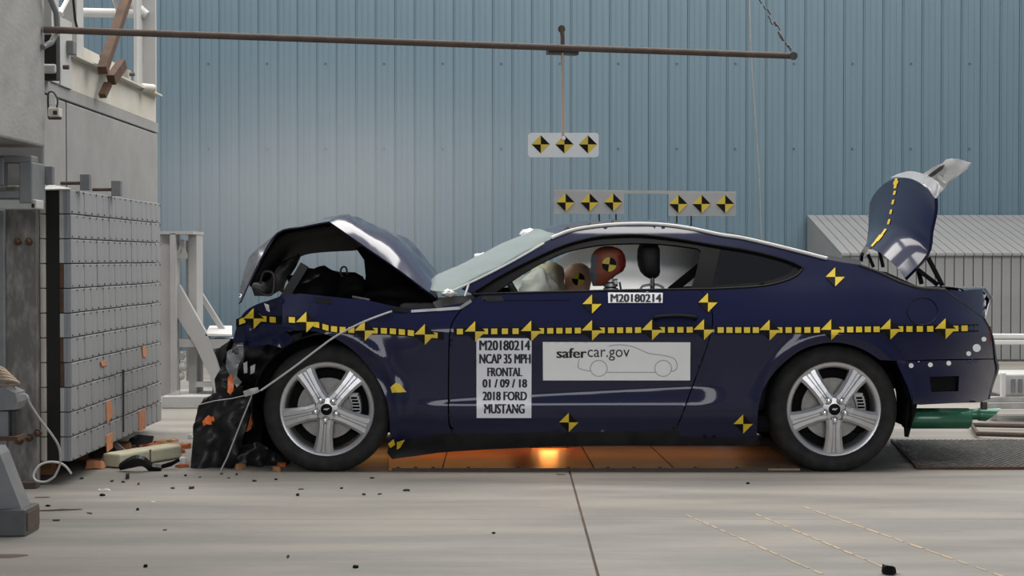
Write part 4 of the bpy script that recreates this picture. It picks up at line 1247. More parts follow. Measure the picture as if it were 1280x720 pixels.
for path, par, marks in tapes:
    ts = strip('tape_strip', ypath(path, 6), 10, -.0018, 'black_tape', par)
    V = []; Fc = []
    yp = ypath(path, 1.0)
    def ya_(x): return min(yp, key=lambda q: abs(q[0] - x))[1]
    def sq(xa, xb, off=-.0050):
        b = len(V); V.extend([onT(xa, ya_(xa) - 3.5, off), onT(xa, ya_(xa) + 3.5, off), onT(xb, ya_(xb) + 3.5, off), onT(xb, ya_(xb) - 3.5, off)]); Fc.append((b, b + 1, b + 2, b + 3))
    ends = [path[0][0] - 16] + list(marks) + [path[-1][0] + 16]
    for a, b in zip(ends[:-1], ends[1:]):
        if a in marks and a + 17 < path[-1][0]: sq(a + 5, a + 16, -.0048)
        L = (b - 14) - (a + 19); nq = max(0, int(round((L + 4) / 12.1)))
        for k in range(nq):
            xa = a + 20 + k * (L + 3) / nq
            if xa > path[0][0] and xa + 8 < path[-1][0]: sq(xa, xa + 7.6)
    if Fc: ob('tape_squares', V, Fc, 'yellow', par, solid=.001)['kind'] = 'stuff'
    for mk in marks:
        diamond('target_marker', mk, ya_(mk), 13, par)
for (px, py, par) in ((740, 380, door), (885, 378, door), (711, 528, door), (1044, 346, side), (929, 530, side)):
    diamond('target_marker', px, py, 12, par)
panel('torn_marker', [(488, 484), (495, 478), (500, 480), (508, 490), (490, 491)], lambda x, y: onS(x, y, -.004), 'yellow', ff, step=4, solid=.002)
for q in ([(485, 555), (492, 549), (494, 556), (488, 560)], [(496, 553), (506, 550), (500, 560), (496, 562)]):
    panel('torn_marker', q, lambda x, y: onS(x, y, -.012), 'yellow', ff, step=4, solid=.002)

# --- printed sheets on the door
def sheet(name, x0, y0, x1, y1, mt, off=-.004):
    return panel(name, [(x0, y0), (x1, y0 + .5), (x1 - .3, y1), (x0 + .3, y1)], lambda x, y: onS(x, y, off), mt, door, step=6, solid=.0015)
def words(body, box, parent, mt='ink', bold=0.0, off=-.0062):
    V0, F0 = text_verts(body, (box[0] + .5 * bold, box[1], box[2] - .5 * bold, box[3]), 0.0)
    V = []; Fc = []
    for dx in ((-.5, 0.0, .5) if bold > 0 else (0.0,)):
        b = len(V); V += [(x + dx * bold, y) for x, y in V0]; Fc += [tuple(i + b for i in f) for f in F0]
    return ob('lettering', [onS(x, y, off) for x, y in V], Fc, mt, parent, solid=.0006)
s1 = sheet('test_data_sheet', 595.5, 422.5, 664.5, 522.5, 'label_white')
for body, box in (('M20180214', (599, 425.5, 663, 438)), ('NCAP 35 MPH', (599, 442.5, 663.5, 454.5)), ('FRONTAL', (609, 459.5, 653, 470.5)), ('01 / 09 / 18', (603, 474, 659, 484.5)),
                  ('2018 FORD', (603, 489.5, 659, 500.5)), ('MUSTANG', (605, 505, 656, 517))):
    words(body, box, s1, bold=1.3)
s2 = sheet('number_label', 760, 365.5, 828.5, 378.5, 'label_white')
words('M20180214', (763, 367.5, 827, 377.5), s2, bold=1.3)
s3 = sheet('website_sheet', 678.5, 427.5, 863, 475.5, 'plate_white')
words('safer', (695.5, 435.2, 733.5, 447.5), s3, bold=1.4)
words('car.gov', (734.5, 437, 787, 450.8), s3, 'ink')
def pline(pts, w):
    V = []; Fc = []
    for i, p in enumerate(pts):
        a = pts[max(0, i - 1)]; b = pts[min(len(pts) - 1, i + 1)]
        dx, dy = b[0] - a[0], b[1] - a[1]; L = math.hypot(dx, dy) or 1
        nx, ny = -dy / L * w / 2, dx / L * w / 2
        V += [onS(p[0] + nx, p[1] + ny, -.006), onS(p[0] - nx, p[1] - ny, -.006)]
    Fc = [(2 * i, 2 * i + 1, 2 * i + 3, 2 * i + 2) for i in range(len(pts) - 1)]
    return V, Fc
VV = []; FF = []
def addp(pts):
    V, Fc = pline(pts, 1.0); b = len(VV); VV.extend(V); FF.extend([tuple(i + b for i in f) for f in Fc])
addp(spl([(761, 432.5), (775, 431), (790, 433), (802, 438), (812, 442), (830, 444.5), (842, 448), (846, 454), (846, 460), (842, 464), (838, 463)], 4))
addp(spl([(724, 449), (722.5, 457), (725, 461), (738, 464)], 4)); addp([(759, 465.5), (820, 465.5)])
for c in ((748.5, 460.5), (829, 460.5)):
    addp([(c[0] + 10.5 * math.cos(t), c[1] + 10 * math.sin(t)) for t in [i * 2 * math.pi / 28 for i in range(29)]])
ob('car_outline', VV, FF, 'ink_grey', s3, solid=.0006)

# --- front seats
def make_seat(Y, dx=0.0):
    st = MB().cbox((.05, Y - .25, .28), (.62, Y + .25, .46), .06).build('seat', 'seat_black', car, True, None)
    bk = MB().quadbox([(.52, Y - .25, .40), (.70, Y - .25, .40), (.70, Y + .25, .40), (.52, Y + .25, .40), (.70, Y - .2, .93), (.80, Y - .2, .93), (.80, Y + .2, .93), (.70, Y + .2, .93)])
    bk.build('seat_back', 'seat_black', st)
    rws = []
    for (py, xa, xb, wdt) in ((303, 803, 817, .06), (305, 800, 821, .10), (312, 797.5, 824, .125), (322, 797, 824, .135), (332, 798, 824, .13), (340, 801, 824.5, .115), (345, 806, 823, .09), (348, 811, 819, .05)):
        a, b = W(xa, py, .5), W(xb, py, .5)
        rws.append([Vector(((a.x + b.x) / 2 + (b.x - a.x) / 2 * math.copysign(abs(math.cos(t)) ** .7, math.cos(t)), Y + wdt * math.copysign(abs(math.sin(t)) ** .6, math.sin(t)), a.z)) for t in [i * 2 * math.pi / 24 for i in range(25)]])
    hr = grid('headrest', rws, 'seat_black', st)
    n = len(rws[0])
    for dy in (-.06, .06):
        MB().tube([(W(815, 342, .5).x, Y + dy, W(815, 342, .5).z), (W(815.5, 362, .5).x, Y + dy, W(815, 366, .5).z)], .007, 8).build('headrest_post', 'chrome', st, True)
    for o in [st] + list(st.children):
        if o is st: o.location.x += dx
    return st
make_seat(.50)
s_ = make_seat(1.41, .085)
m = MB().bar(W(838, 364, .32), W(880, 330, .30), .008, .05); m.build('seat_belt', 'black_matt', car)
MB().tube([W(x, y, .5) for x, y in spl([(800, 364), (803, 358), (812, 356), (822, 356), (830, 360)], 4)], .007, 6).build('belt_guide', 'light_grey', car, True)
# steering wheel and column
c = W(648, 372, .55)
m = MB()
ax = Vector((.85, 0, .52)).normalized(); u = Vector((0, 1, 0)); v = ax.cross(u)
m.tube([c + (u * math.cos(t) + v * math.sin(t)) * .17 for t in [i * 2 * math.pi / 32 for i in range(33)]], .017, 8, cap=False)
m.tube([c - ax * .2, c], .03, 10)
for t in (0, math.pi, -math.pi / 2): m.tube([c, c + (u * math.cos(t) + v * math.sin(t)) * .17], .012, 6)
m.build('steering_wheel', 'black_plastic', car, True)
# airbags
blob('driver_airbag', W(672, 362, .62), (.10, .18, .11), 'airbag', car, .4, 2.0, 5)
blob('passenger_airbag', W(685, 358, 1.30), (.11, .25, .15), 'airbag_chalk', car, .35, 2.0, 11)
# curtain airbag in the far side window
rows = []
for j in range(9):
    t = j / 8; row = []
    for i in range(25):
        s = i / 24
        x = lerp(640, 985, s); yt = lerp(345, 300, sst(0, .35, s)) + 26 * sst(.6, 1, s); yb = 372
        y = lerp(yt, yb, t)
        p = W(x, y, 1.62)
        row.append(Vector((p.x, 1.62 - .05 * math.sin(math.pi * t) * (.5 + .5 * abs(math.sin(s * 9))) + .012 * nz((s * 8, t * 4, 1)) + .10 * (1 - t) * -1, p.z)))
    rows.append(row)
grid('curtain_airbag', rows, 'curtain_fabric', car)
MB().cbox((.75, 1.50, .30), (1.9, 1.72, .95), .04).build('far_trim', 'black_matt', car)
# ================================================================ DUMMIES
def ringloft(name, rws, mats, parent, pick=None, n=28, ex=.8):
    V = []; Fc = []; fm = []
    for (c, rx, ry) in rws:
        for k in range(n):
            t = 2 * math.pi * k / n
            V.append(Vector((c[0] + rx * math.copysign(abs(math.cos(t)) ** ex, math.cos(t)), c[1] + ry * math.copysign(abs(math.sin(t)) ** ex, math.sin(t)), c[2])))
    for i in range(len(rws) - 1):
        for k in range(n):
            f = (i * n + k, i * n + (k + 1) % n, (i + 1) * n + (k + 1) % n, (i + 1) * n + k)
            Fc.append(f)
            cc = sum((V[q] for q in f), Vector()) / 4
            fm.append(pick(cc) if pick else 0)
    Fc.append(tuple(range(n))); fm.append(fm[0]); b = (len(rws) - 1) * n
    Fc.append(tuple(b + k for k in reversed(range(n)))); fm.append(fm[-1])
    o = ob(name, V, Fc, mats, parent, True, fm=fm)
    bm = bmesh.new(); bm.from_mesh(o.data); bmesh.ops.recalc_face_normals(bm, faces=bm.faces); bm.to_mesh(o.data); bm.free()
    return o

def make_dummy(Y, label, mats, prof, org, seatx, tgt):
    """prof rows: (py, x_front, x_back, half width) of the head in the photo"""
    root = empty('crash_dummy', (seatx, Y, .46), label, 'crash dummy', 'crash test dummies in the front seats')
    rws = []
    for (py, xa, xb, hw) in prof:
        a, b = W(xa, py, Y), W(xb, py, Y)
        rws.append((((a.x + b.x) / 2, Y, a.z), (b.x - a.x) / 2, hw))
    xs_ = [W(xa, py, Y).x for py, xa, xb, hw in prof]
    x_front = W(org[0], 340, Y).x; x_back = W(org[1], 340, Y).x; zc = W(0, org[2], Y).z
    def pick(c):
        if c.x > x_back: return 1
        if c.x < x_front and c.z < zc: return 2
        return 0
    head = ringloft('head', rws, mats, root, pick)
    # nose, ears
    zt = W(0, org[2] + 6, Y).z
    # neck of stacked discs
    nx0 = W(org[3], 0, Y).x; nzt = W(0, org[4], Y).z
    neck = MB()
    for k in range(5):
        z = nzt - .012 - k * .026
        neck.lathe([(.001, z + .010), (.042, z + .010), (.042, z - .008), (.001, z - .008)], (nx0 + k * .002, Y, 0), 18, axis='Z', mi=0)
        neck.lathe([(.001, z - .008), (.034, z - .008), (.034, z - .016), (.001, z - .016)], (nx0 + k * .002, Y, 0), 18, axis='Z', mi=1)
    neck.build('neck', ['raw_metal', 'black_matt'], root, True, 30)
    for (dx, dz) in ((.03, .0), (.034, -.075)):
        MB().lathe([(.001, -.03), (.012, -.03), (.012, .0), (.001, .0)], (nx0 + dx, Y - .03, nzt - .02 + dz), 10).build('neck_bolt', 'chrome', root, True, 40)
    MB().tube([(nx0 + .05, Y - .05, nzt - .02), (nx0 + .06, Y - .06, nzt - .08), (nx0 + .08, Y - .06, nzt - .16), (nx0 + .09, Y - .04, nzt - .26)], .006, 6).build('instrument_cable', 'black_plastic', root, True)
    # continuous seated body grown over a skeleton
    ch = Vector((nx0 + .02, Y, nzt - .12))
    pel = Vector((seatx, Y, .55))
    J = [pel, pel.lerp(ch, .5), ch]
    E = [(0, 1), (1, 2)]; Rr = [(.17, .13), (.17, .12), (.15, .10)]
    for sg in (-1, 1):
        b = len(J)
        J += [ch + Vector((.0, sg * .17, -.03)), ch + Vector((-.13, sg * .19, -.22)), ch + Vector((-.33, sg * .13, -.12)), ch + Vector((-.40, sg * .12, -.10)),
              pel + Vector((-.05, sg * .09, 0)), pel + Vector((-.42, sg * .10, .06)), pel + Vector((-.62, sg * .10, -.24)), pel + Vector((-.74, sg * .10, -.26))]
        E += [(2, b), (b, b + 1), (b + 1, b + 2), (b + 2, b + 3), (0, b + 4), (b + 4, b + 5), (b + 5, b + 6), (b + 6, b + 7)]
        Rr += [(.06, .06), (.048, .048), (.036, .036), (.03, .03), (.085, .085), (.06, .06), (.045, .045), (.04, .04)]
    me = bpy.data.meshes.new('body'); me.from_pydata([tuple(j) for j in J], E, [])
    o = bpy.data.objects.new('body', me); COL.objects.link(o); put(o, root)
    me.materials.append(MATS['dummy_shirt'])
    o.modifiers.new('skin', 'SKIN')
    for i, sv in enumerate(me.skin_vertices[0].data): sv.radius = Rr[i]; sv.use_root = (i == 0)
    s = o.modifiers.new('sub', 'SUBSURF'); s.levels = 2; s.render_levels = 2
    # round target sticker on the temple
    tx, ty, tr, ty_off = tgt
    hw = ty_off
    n = 24; V = [W(tx, ty, Y - hw)]; Fc = []; fm = []
    for k in range(n):
        t = 2 * math.pi * k / n + math.radians(8)
        V.append(W(tx + tr * math.cos(t), ty + tr * math.sin(t), Y - hw))
    for k in range(n):
        Fc.append((0, 1 + (k + 1) % n, 1 + k)); fm.append(0 if (k // 6) in (0, 2) else 1)
    ob('target_sticker', V, Fc, ['yellow', 'black_tape'], head, fm=fm, solid=.002)
    return root
make_dummy(.50, 'red-brown crash dummy head with round yellow target in the driver seat', ['dummy_skin', 'dummy_cap', 'dummy_face'],
           [(357.5, 741, 752, .03), (355, 740, 757, .045), (350, 739, 764, .062), (345, 738, 769, .07), (342, 736.5, 774, .074), (339, 736, 779, .077), (333, 738.5, 782, .079), (326, 738, 782.5, .080), (319, 739.5, 781, .078), (313, 743.5, 777.5, .070), (309.5, 749, 771, .055), (307.7, 755, 765, .03)],
           (745.5, 773, 322, 763, 348), .50, (761.5, 330.5, 9, .082))
make_dummy(1.41, 'pale pinkish crash dummy head with yellow target in the far passenger seat', ['dummy_pale', 'dummy_pale', 'dummy_pale'],
           [(374, 708, 722, .04), (368, 706, 733, .06), (362, 705.5, 737, .07), (354, 706, 739, .076), (346, 704.5, 740, .078), (340, 706, 739.5, .076), (335, 709, 737, .068), (331, 714, 732, .05), (329, 719, 727, .03)],
           (704, 745, 350, 724, 362), .50, (723, 349, 8, .080))

# ================================================================ TARGETS AND BOOM
def plate(name, parent, x0, y0, x1, y1, Y, mt, th=.006, rad=3):
    poly = []
    for (cx, cy, a0) in ((x1 - rad, y0 + rad, -90), (x1 - rad, y1 - rad, 0), (x0 + rad, y1 - rad, 90), (x0 + rad, y0 + rad, 180)):
        for k in range(5):
            a = math.radians(a0 + 22.5 * k); poly.append((cx + rad * math.cos(a), cy + rad * math.sin(a)))
    return MB().prism([W(x, y, Y) for x, y in poly], (0, th, 0)).build(name, mt, parent)
def dia_plate(px, py, r, Y, parent, flip=False):
    fn = lambda x, y, o: W(x, y, Y + o)
    c, l, t, rg, b = [W(x, y, Y) for x, y in ((px, py), (px - r, py), (px, py - r), (px + r, py), (px, py + r))]
    return ob('target_diamond', [c, l, t, rg, b], [(0, 2, 1), (0, 3, 2), (0, 4, 3), (0, 1, 4)], ['yellow', 'black_tape'], parent, solid=.0015, fm=[1, 0, 1, 0] if flip else [0, 1, 0, 1])
Yt = .86
rt = empty('roof_target_bar', W(806, 270, Yt), 'grey bar with two three-target plates standing on the car roof', 'target bar')
for (x0, y0, x1, y1, xs3, cy) in ((693, 239, 780, 267.5, (707, 737, 766.5), 253), (836, 241.5, 920, 270, (848, 877, 906.5), 255)):
    p = plate('target_plate', rt, x0, y0, x1, y1, Yt, 'target_grey', .006, 1)
    for i, x in enumerate(xs3): dia_plate(x, cy, 11.5, Yt - .003, p)
MB().bar(W(692, 239, Yt + .015), W(920, 241.5, Yt + .015), .016, .02).build('bar', 'target_grey', rt)
for (x, ya, yb) in ((749, 267, 281), (770, 267, 281), (846, 269, 282), (864, 269, 284)):
    MB().tube([W(x, ya - 4, Yt + .012), W(x, yb, Yt + .012)], .005, 8).build('leg', 'dark_metal', rt, True)

# boom pipe from the board block, slightly rising toward the camera side
bo = empty('boom_pipe', (-2.2, -.95, 2.22), 'long rusty boom pipe hung across the top of the picture', 'boom')
A_ = W(54, 37, -.98); B_ = W(994, 70, -.02)
MB().tube([A_, B_], .0165, 12).build('pipe', 'rust_dark', bo, True)
t = (703 - 54) / (994 - 54)
Yh = -.02 * t - .98 * (1 - t) + .03
Mid = W(703, 63, Yh)
dv = (B_ - A_).normalized()
MB().bar(Mid - dv * .08, Mid + dv * .08, .05, .045).build('clamp_sleeve', 'dark_metal', bo)
MB().tube([Mid + Vector((0, -.025, .0)), Mid + Vector((0, -.03, .06)), W(702, 32, Yh - .03)], .011, 8).build('clamp_post', 'rust_dark', bo, True)
m = MB().tube([W(702 + 3.5 * math.cos(a), 36 + 4 * math.sin(a), Yh - .03) for a in [i * 2 * math.pi / 12 for i in range(13)]], .005, 6, cap=False)
m.build('shackle', 'rust_dark', bo, True)
MB().tube([W(992, 70, -.05), W(992, 70, .0)], .022, 10).build('end_ring', 'dark_metal', bo, True)
m = MB()
C0, C1 = W(989, 66, -.02), W(944, -12, .15)
L = (C1 - C0).length; k = 0; nl = 17
for i in range(nl):
    a, b = C0.lerp(C1, i / nl), C0.lerp(C1, (i + 1) / nl)
    wob = Vector((.010 * math.sin(i * 1.3), 0, .008 * math.cos(i * 1.9)))
    m.tube([a + wob, b + wob], .0075 if (i % 2 and i < 9) else .0045, 6)
m.build('chain', 'dark_metal', bo, True)
ht = empty('hanging_target', W(704, 166, Yh), 'white three-target plate hanging from the rusty boom pipe', 'target plate')
p = plate('target_plate', ht, 660, 166, 748.5, 196.5, Yh, 'target_white', .005, 4)
for x in (676, 705.5, 735): dia_plate(x, 180.5, 11.5, Yh - .003, p)
MB().tube([W(703, 66, Yh - .02), W(704, 173, Yh - .012)], .007, 8).build('hanger_rod', 'rope_tan', ht, True)
MB().lathe([(.001, -.02), (.010, -.018), (.010, .004)], W(704.5, 173, Yh - .01), 12).build('rivet', 'label_white', ht, True)

# long cord hanging in front of the blue wall
P = [W(x, y, 9.5) for x, y in spl([(936, -30), (938, 40), (941, 100), (945, 160), (949, 220), (951, 280), (954, 340)], 5)]
P += [Vector((P[-1].x + .02, 9.5, .5)), Vector((P[-1].x + .05, 9.5, .01)), Vector((P[-1].x + .3, 9.4, .01))]
tag(MB().tube(P, .010, 6).build('wall_cord', 'steel_blue_grey', None, True), 'long thin grey cord hanging down in front of the blue wall', 'cord')

# ================================================================ UNDER THE CAR
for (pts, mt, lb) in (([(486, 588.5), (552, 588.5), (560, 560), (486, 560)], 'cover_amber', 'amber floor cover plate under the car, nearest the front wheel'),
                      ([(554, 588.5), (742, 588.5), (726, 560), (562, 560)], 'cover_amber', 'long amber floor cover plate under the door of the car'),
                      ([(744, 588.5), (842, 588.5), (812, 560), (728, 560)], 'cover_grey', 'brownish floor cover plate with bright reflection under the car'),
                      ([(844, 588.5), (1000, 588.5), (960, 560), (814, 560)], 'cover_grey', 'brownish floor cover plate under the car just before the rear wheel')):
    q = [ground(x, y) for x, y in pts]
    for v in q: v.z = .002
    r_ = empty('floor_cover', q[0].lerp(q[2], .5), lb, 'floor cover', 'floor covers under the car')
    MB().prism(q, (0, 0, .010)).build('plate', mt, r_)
    n_ = 3
    for k in range(n_):
        c = q[0].lerp(q[1], (k + .5) / n_) + Vector((0, .03, .012))
        MB().lathe([(.001, .004), (.008, .003), (.010, -.001)], c, 10, axis='Z').build('screw', 'dark_metal', r_)
# front kerb angle of the covers
a, b = ground(490, 588.8), ground(960, 588.8)
ka = empty('edge_angle', ((a.x + b.x) / 2, a.y, 0), 'thin dark steel angle edging the floor covers under the car', 'steel angle')
MB().box((a.x, a.y - .008, 0), (b.x, a.y, .016)).build('angle', 'rust_dark', ka)
# warm work lamp lying under the car
wl = empty('work_lamp', (.22, .95, 0.012), 'warm glowing work lamp lying under the car floor', 'lamp')
MB().cbox((.10, 1.00, .012), (.34, 1.10, .13), .01).build('housing', 'dark_metal', wl)
MB().box((.17, .992, .05), (.27, 1.0, .10)).build('lamp_face', 'lamp_glow', wl)
l = bpy.data.lights.new('under_car_light', 'AREA'); l.shape = 'RECTANGLE'; l.size = .2; l.size_y = .09; l.energy = 1.2; l.color = (1, .5, .18)
lo_ = bpy.data.objects.new('under_car_light', l); COL.objects.link(lo_); lo_.location = (.22, .985, .075); lo_.rotation_euler = (math.radians(90), 0, 0)
put(lo_, wl)
for (x_, w_, e_) in ((-.5, 1.0, 1.4), (.75, 1.2, .9)):  # two added unseen fill lights that brighten the floor covers
    l = bpy.data.lights.new('under_car_light', 'AREA'); l.shape = 'RECTANGLE'; l.size = w_; l.size_y = .5; l.energy = e_; l.color = (1, .47, .16)
    lo_ = bpy.data.objects.new('under_car_light', l); COL.objects.link(lo_); lo_.location = (x_, .8, .185); put(lo_, wl)
# steel grating behind the rear wheel
gt = empty('floor_grating', (2.6, .8, 0), 'dark expanded steel floor grating behind the rear wheel', 'grating')
q = [ground(x, y) for x, y in ((1148, 587), (1300, 587), (1300, 552), (1115, 552))]
for v in q: v.z = .001
MB().prism(q, (0, 0, .004)).build('tray', 'pit_dark', gt)
m = MB()
y0, y1 = q[0].y, q[2].y
def xl(y): return lerp(q[0].x, q[3].x, (y - y0) / (y1 - y0))
for fam in (1, -1):
    for k in range(130):
        xa = .6 + k * .034
        p, r_ = Vector((xa, y0, .010)), Vector((xa + fam * .85, y1, .010))
        # clip to plate
        ts = [t for t in [i / 24 for i in range(25)] if xl(lerp(y0, y1, t)) <= lerp(p.x, r_.x, t) <= lerp(q[1].x, q[2].x, t)]
        if len(ts) < 3: continue
        m.bar(p.lerp(r_, ts[0]), p.lerp(r_, ts[-1]), .007, .008)
o = m.build('mesh_bars', 'galvanised', gt); o['kind'] = 'stuff'
MB().bar(q[0] + Vector((0, 0, .008)), q[3] + Vector((0, 0, .008)), .02, .014).build('frame_bar', 'rust_dark', gt)
MB().bar(q[0] + Vector((0, 0, .008)), q[1] + Vector((0, 0, .008)), .02, .014).build('frame_bar', 'rust', gt)

# ================================================================ DEBRIS
def shard(name, px, py, w, h, mt, label, cat, seed, thick=.02, yaw=0.0, group=None, n=9, z=0.0):
    c = ground(px, py)
    rr = random.Random(seed)
    poly = []
    for k in range(n):
        a = 2 * math.pi * k / n
        q = rr.uniform(.65, 1.0)
        x, y = w * q * math.cos(a), h * q * math.sin(a)
        poly.append(Vector((c.x + x * math.cos(yaw) - y * math.sin(yaw), c.y + x * math.sin(yaw) + y * math.cos(yaw), z + rr.uniform(0, thick * .2))))
    top = [c.lerp(p, .85) for p in poly]
    m = MB(); b = len(m.v)
    m.v += poly + [Vector((t.x, t.y, z + thick * rr.uniform(.55, 1.0))) for t in top]
    m.f.append(tuple(reversed(range(n)))); m.m.append(0)
    m.f.append(tuple(range(n, 2 * n))); m.m.append(0)
    for k in range(n):
        j = (k + 1) % n; m.f.append((k, j, n + j, n + k)); m.m.append(0)
    o = m.build(name, mt)
    return tag(o, label, cat, group)

def loose(name, outline, fn, mt, label, cat, solid=.02, step=4):
    return tag(panel(name, outline, fn, mt, None, step=step, solid=solid), label, cat)
# pale foam absorber block
a, b = ground(150, 586), ground(228, 573)
m = MB(); d = (b - a).normalized(); nrm = Vector((-d.y, d.x, 0))
L = (b - a).length
mid = a.lerp(b, .5)
m.cbox((-L / 2, 0, 0), (L / 2, .13, .075), .012)
ang = math.atan2(d.y, d.x)
M_ = Matrix.Translation(mid + Vector((0, 0, .004))) @ Matrix.Rotation(ang, 4, 'Z')
m.v = [M_ @ v for v in m.v]
fo_ = empty('foam_absorber', mid, 'long pale cream foam bumper block lying on the floor by the barrier', 'foam block')
m.build('block', 'foam', fo_)
MB().box(a.lerp(b, .47) + Vector((-.004, -.004, .0)), a.lerp(b, .47) + Vector((.004, .02, .078))).build('notch', 'joint_dark', fo_)
# black strip lying in front of it
Yd = ground(175, 588).y
loose('bumper_strip', spl([(148, 584), (158, 577), (170, 573), (180, 575), (190, 583), (201, 585), (200, 590), (188, 590), (178, 583), (165, 585), (150, 588)], 3),
      lambda x, y: W(x, y, Yd - .02 - .004 * (590 - y)), 'black_plastic', 'bent black plastic strip in front of the pale foam block', 'plastic strip', .025)
loose('bumper_strip', [(195, 583), (215, 577), (223, 573), (224, 577), (214, 583), (198, 587)], lambda x, y: W(x, y, ground(210, 587).y), 'black_matt', 'short black strip under the right end of the foam block', 'plastic strip', .02)
loose('fabric_scrap', [(138, 556), (145, 552), (160, 566), (170, 573), (160, 572)], lambda x, y: W(x, y, ground(155, 575).y), 'steel_blue_grey', 'grey bent metal strip leaning between barrier and foam block', 'metal strip', .012)
loose('black_flap', [(162, 548), (172, 543), (192, 545), (190, 552), (172, 556), (160, 554)], lambda x, y: W(x, y, ground(175, 562).y - .002 * (y - 550)), 'black_plastic', 'dark curved flap on the floor behind the foam block', 'plastic flap', .015)
S_O = 'torn orange insulation scrap on the floor between barrier and car'
k = 0
for (px, py, w, h, t) in ((118, 586, .08, .04, .05), (142, 577, .09, .05, .05), (156, 563, .06, .07, .06), (181, 559, .07, .07, .06), (192, 562, .07, .08, .04), (200, 556, .06, .06, .03), (212, 560, .06, .07, .03),
                          (222, 566, .05, .05, .03), (172, 568, .07, .05, .04), (205, 568, .06, .05, .03), (232, 560, .05, .05, .03), (215, 552, .05, .05, .02), (120, 580, .06, .05, .03), (228, 584, .05, .04, .02),
                          (300, 586, .05, .03, .03), (318, 580, .06, .04, .04), (335, 574, .06, .04, .05), (346, 589, .05, .03, .03), (326, 570, .06, .04, .04), (352, 584, .03, .03, .03)):
    shard('orange_scrap', px, py, w, h, ('orange_chalk', 'orange_block', 'wood')[k % 3], (S_O if px < 250 else 'torn orange insulation scrap on the floor under the crushed nose').replace('torn orange', ('torn pale orange', 'torn dark red-orange', 'torn brownish')[k % 3]), 'debris', 100 + k, t, .3 * k, 'orange scraps between barrier and car'); k += 1
shard('white_scrap', 228, 582, .03, .02, 'white_paint', 'white crumpled scrap beside the hanging bumper cover', 'debris', 300, .05)
shard('white_scrap', 238, 548, .02, .02, 'white_paint', 'small white chip on the floor behind the bumper cover', 'debris', 301, .03)
shard('white_chip', 130, 614, .035, .012, 'white_paint', 'thin white plastic chip on the floor in front of the barrier', 'debris', 302, .012, .15)
shard('white_chip', 192, 628, .014, .012, 'white_paint', 'tiny white chip on the open floor, nearest the camera of the white ones', 'debris', 303, .006)
shard('plastic_plug', 159, 599, .014, .014, 'black_plastic', 'small upright black plastic knob on the floor before the foam block', 'debris', 304, .035)
shard('black_lump', 1112, 717, .035, .035, 'black_matt', 'black crumpled lump at the bottom edge below the rear wheel', 'debris', 305, .035)
shard('brown_strip', 75, 638, .13, .018, 'rust_dark', 'long thin brown strip on the floor right of the outrigger foot', 'debris', 306, .006, .2)
shard('brown_strip', 52, 622, .05, .012, 'rust_dark', 'short brown strip on the floor above the longer brown strip', 'debris', 307, .005, .1)
shard('brown_strip', 112, 642, .03, .008, 'rust_dark', 'small brown splinter at the right end of the long brown strip', 'debris', 308, .005, -.7)
shard('rust_patch', 12, 695, .11, .05, 'rust_dark', 'dark rusty flat patch at the lower left corner of the floor', 'debris', 309, .003, .1)
shard('curved_chip', 508, 614, .022, .008, 'black_plastic', 'black curved chip on the floor right of the front wheel', 'debris', 310, .012, .1)
shard('rust_flake', 700, 593.5, .03, .008, 'rust', 'rust flake on the floor at the start of the long joint', 'debris', 311, .004)
k = 0
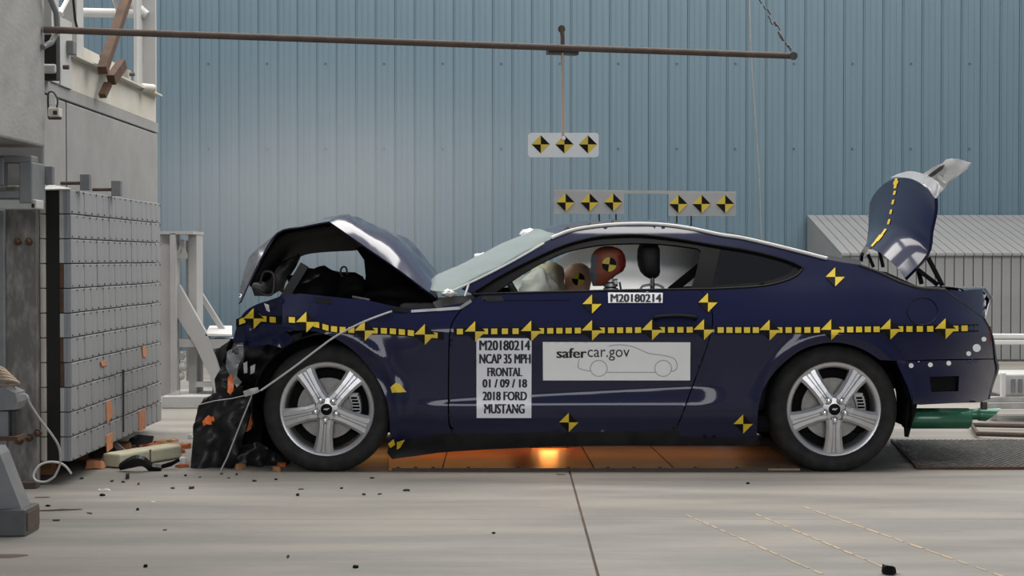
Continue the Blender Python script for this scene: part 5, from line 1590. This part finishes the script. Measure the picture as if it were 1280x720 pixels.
for (px, py) in ((140, 602), (154, 603), (173, 606), (207, 596), (232, 595), (216, 611), (239, 611), (128, 620), (206, 663), (172, 638), (182, 709), (70, 651), (372, 620), (427, 611), (455, 619), (475, 618), (465, 598),
                 (376, 612), (617, 667), (445, 710), (277, 593), (296, 594), (935, 605), (286, 598), (318, 602), (345, 600), (250, 597), (102, 599), (60, 633), (360, 697)):
    shard('plastic_fragment', px, py, R.uniform(.008, .024), R.uniform(.006, .012), ('black_plastic', 'black_matt', 'rust_dark')[k % 3], 'small dark fragment scattered on the concrete floor', 'debris', 400 + k, R.uniform(.006, .014), R.uniform(0, 3), 'small dark fragments on the floor'); k += 1

# ================================================================ DUST HAZE behind the crushed nose (airbag and impact dust)
hm = bpy.data.materials.new('dust_haze'); hm.use_nodes = True
nt = hm.node_tree; nt.nodes.clear()
out = nt.nodes.new('ShaderNodeOutputMaterial'); vs = nt.nodes.new('ShaderNodeVolumePrincipled')
vs.inputs['Color'].default_value = (0.93, 0.91, 0.92, 1); vs.inputs['Anisotropy'].default_value = 0.1
tc = nt.nodes.new('ShaderNodeTexCoord'); mp = nt.nodes.new('ShaderNodeMapping')
mp.inputs['Location'].default_value = (-1, -1, -1); mp.inputs['Scale'].default_value = (2, 2, 2)
nt.links.new(tc.outputs['Generated'], mp.inputs['Vector'])
gr_ = nt.nodes.new('ShaderNodeTexGradient'); gr_.gradient_type = 'QUADRATIC_SPHERE'
nt.links.new(mp.outputs['Vector'], gr_.inputs['Vector'])
ns = nt.nodes.new('ShaderNodeTexNoise'); ns.inputs['Scale'].default_value = 0.6; ns.inputs['Detail'].default_value = 2
nt.links.new(tc.outputs['Object'], ns.inputs['Vector'])
m1 = nt.nodes.new('ShaderNodeMath'); m1.operation = 'MULTIPLY'; nt.links.new(gr_.outputs['Fac'], m1.inputs[0]); nt.links.new(ns.outputs['Fac'], m1.inputs[1])
m2 = nt.nodes.new('ShaderNodeMath'); m2.operation = 'MULTIPLY'; m2.inputs[1].default_value = 0.30; nt.links.new(m1.outputs['Value'], m2.inputs[0])
nt.links.new(m2.outputs['Value'], vs.inputs['Density'])
nt.links.new(vs.outputs['Volume'], out.inputs['Volume'])
MATS['dust_haze'] = hm
hz = MB().box((-5.6, 2.9, .02), (1.8, 10.6, 3.4)).build('dust_haze', 'dust_haze')
tag(hz, 'thin grey dust haze hanging between the crushed nose and the blue wall', 'haze', kind='stuff')
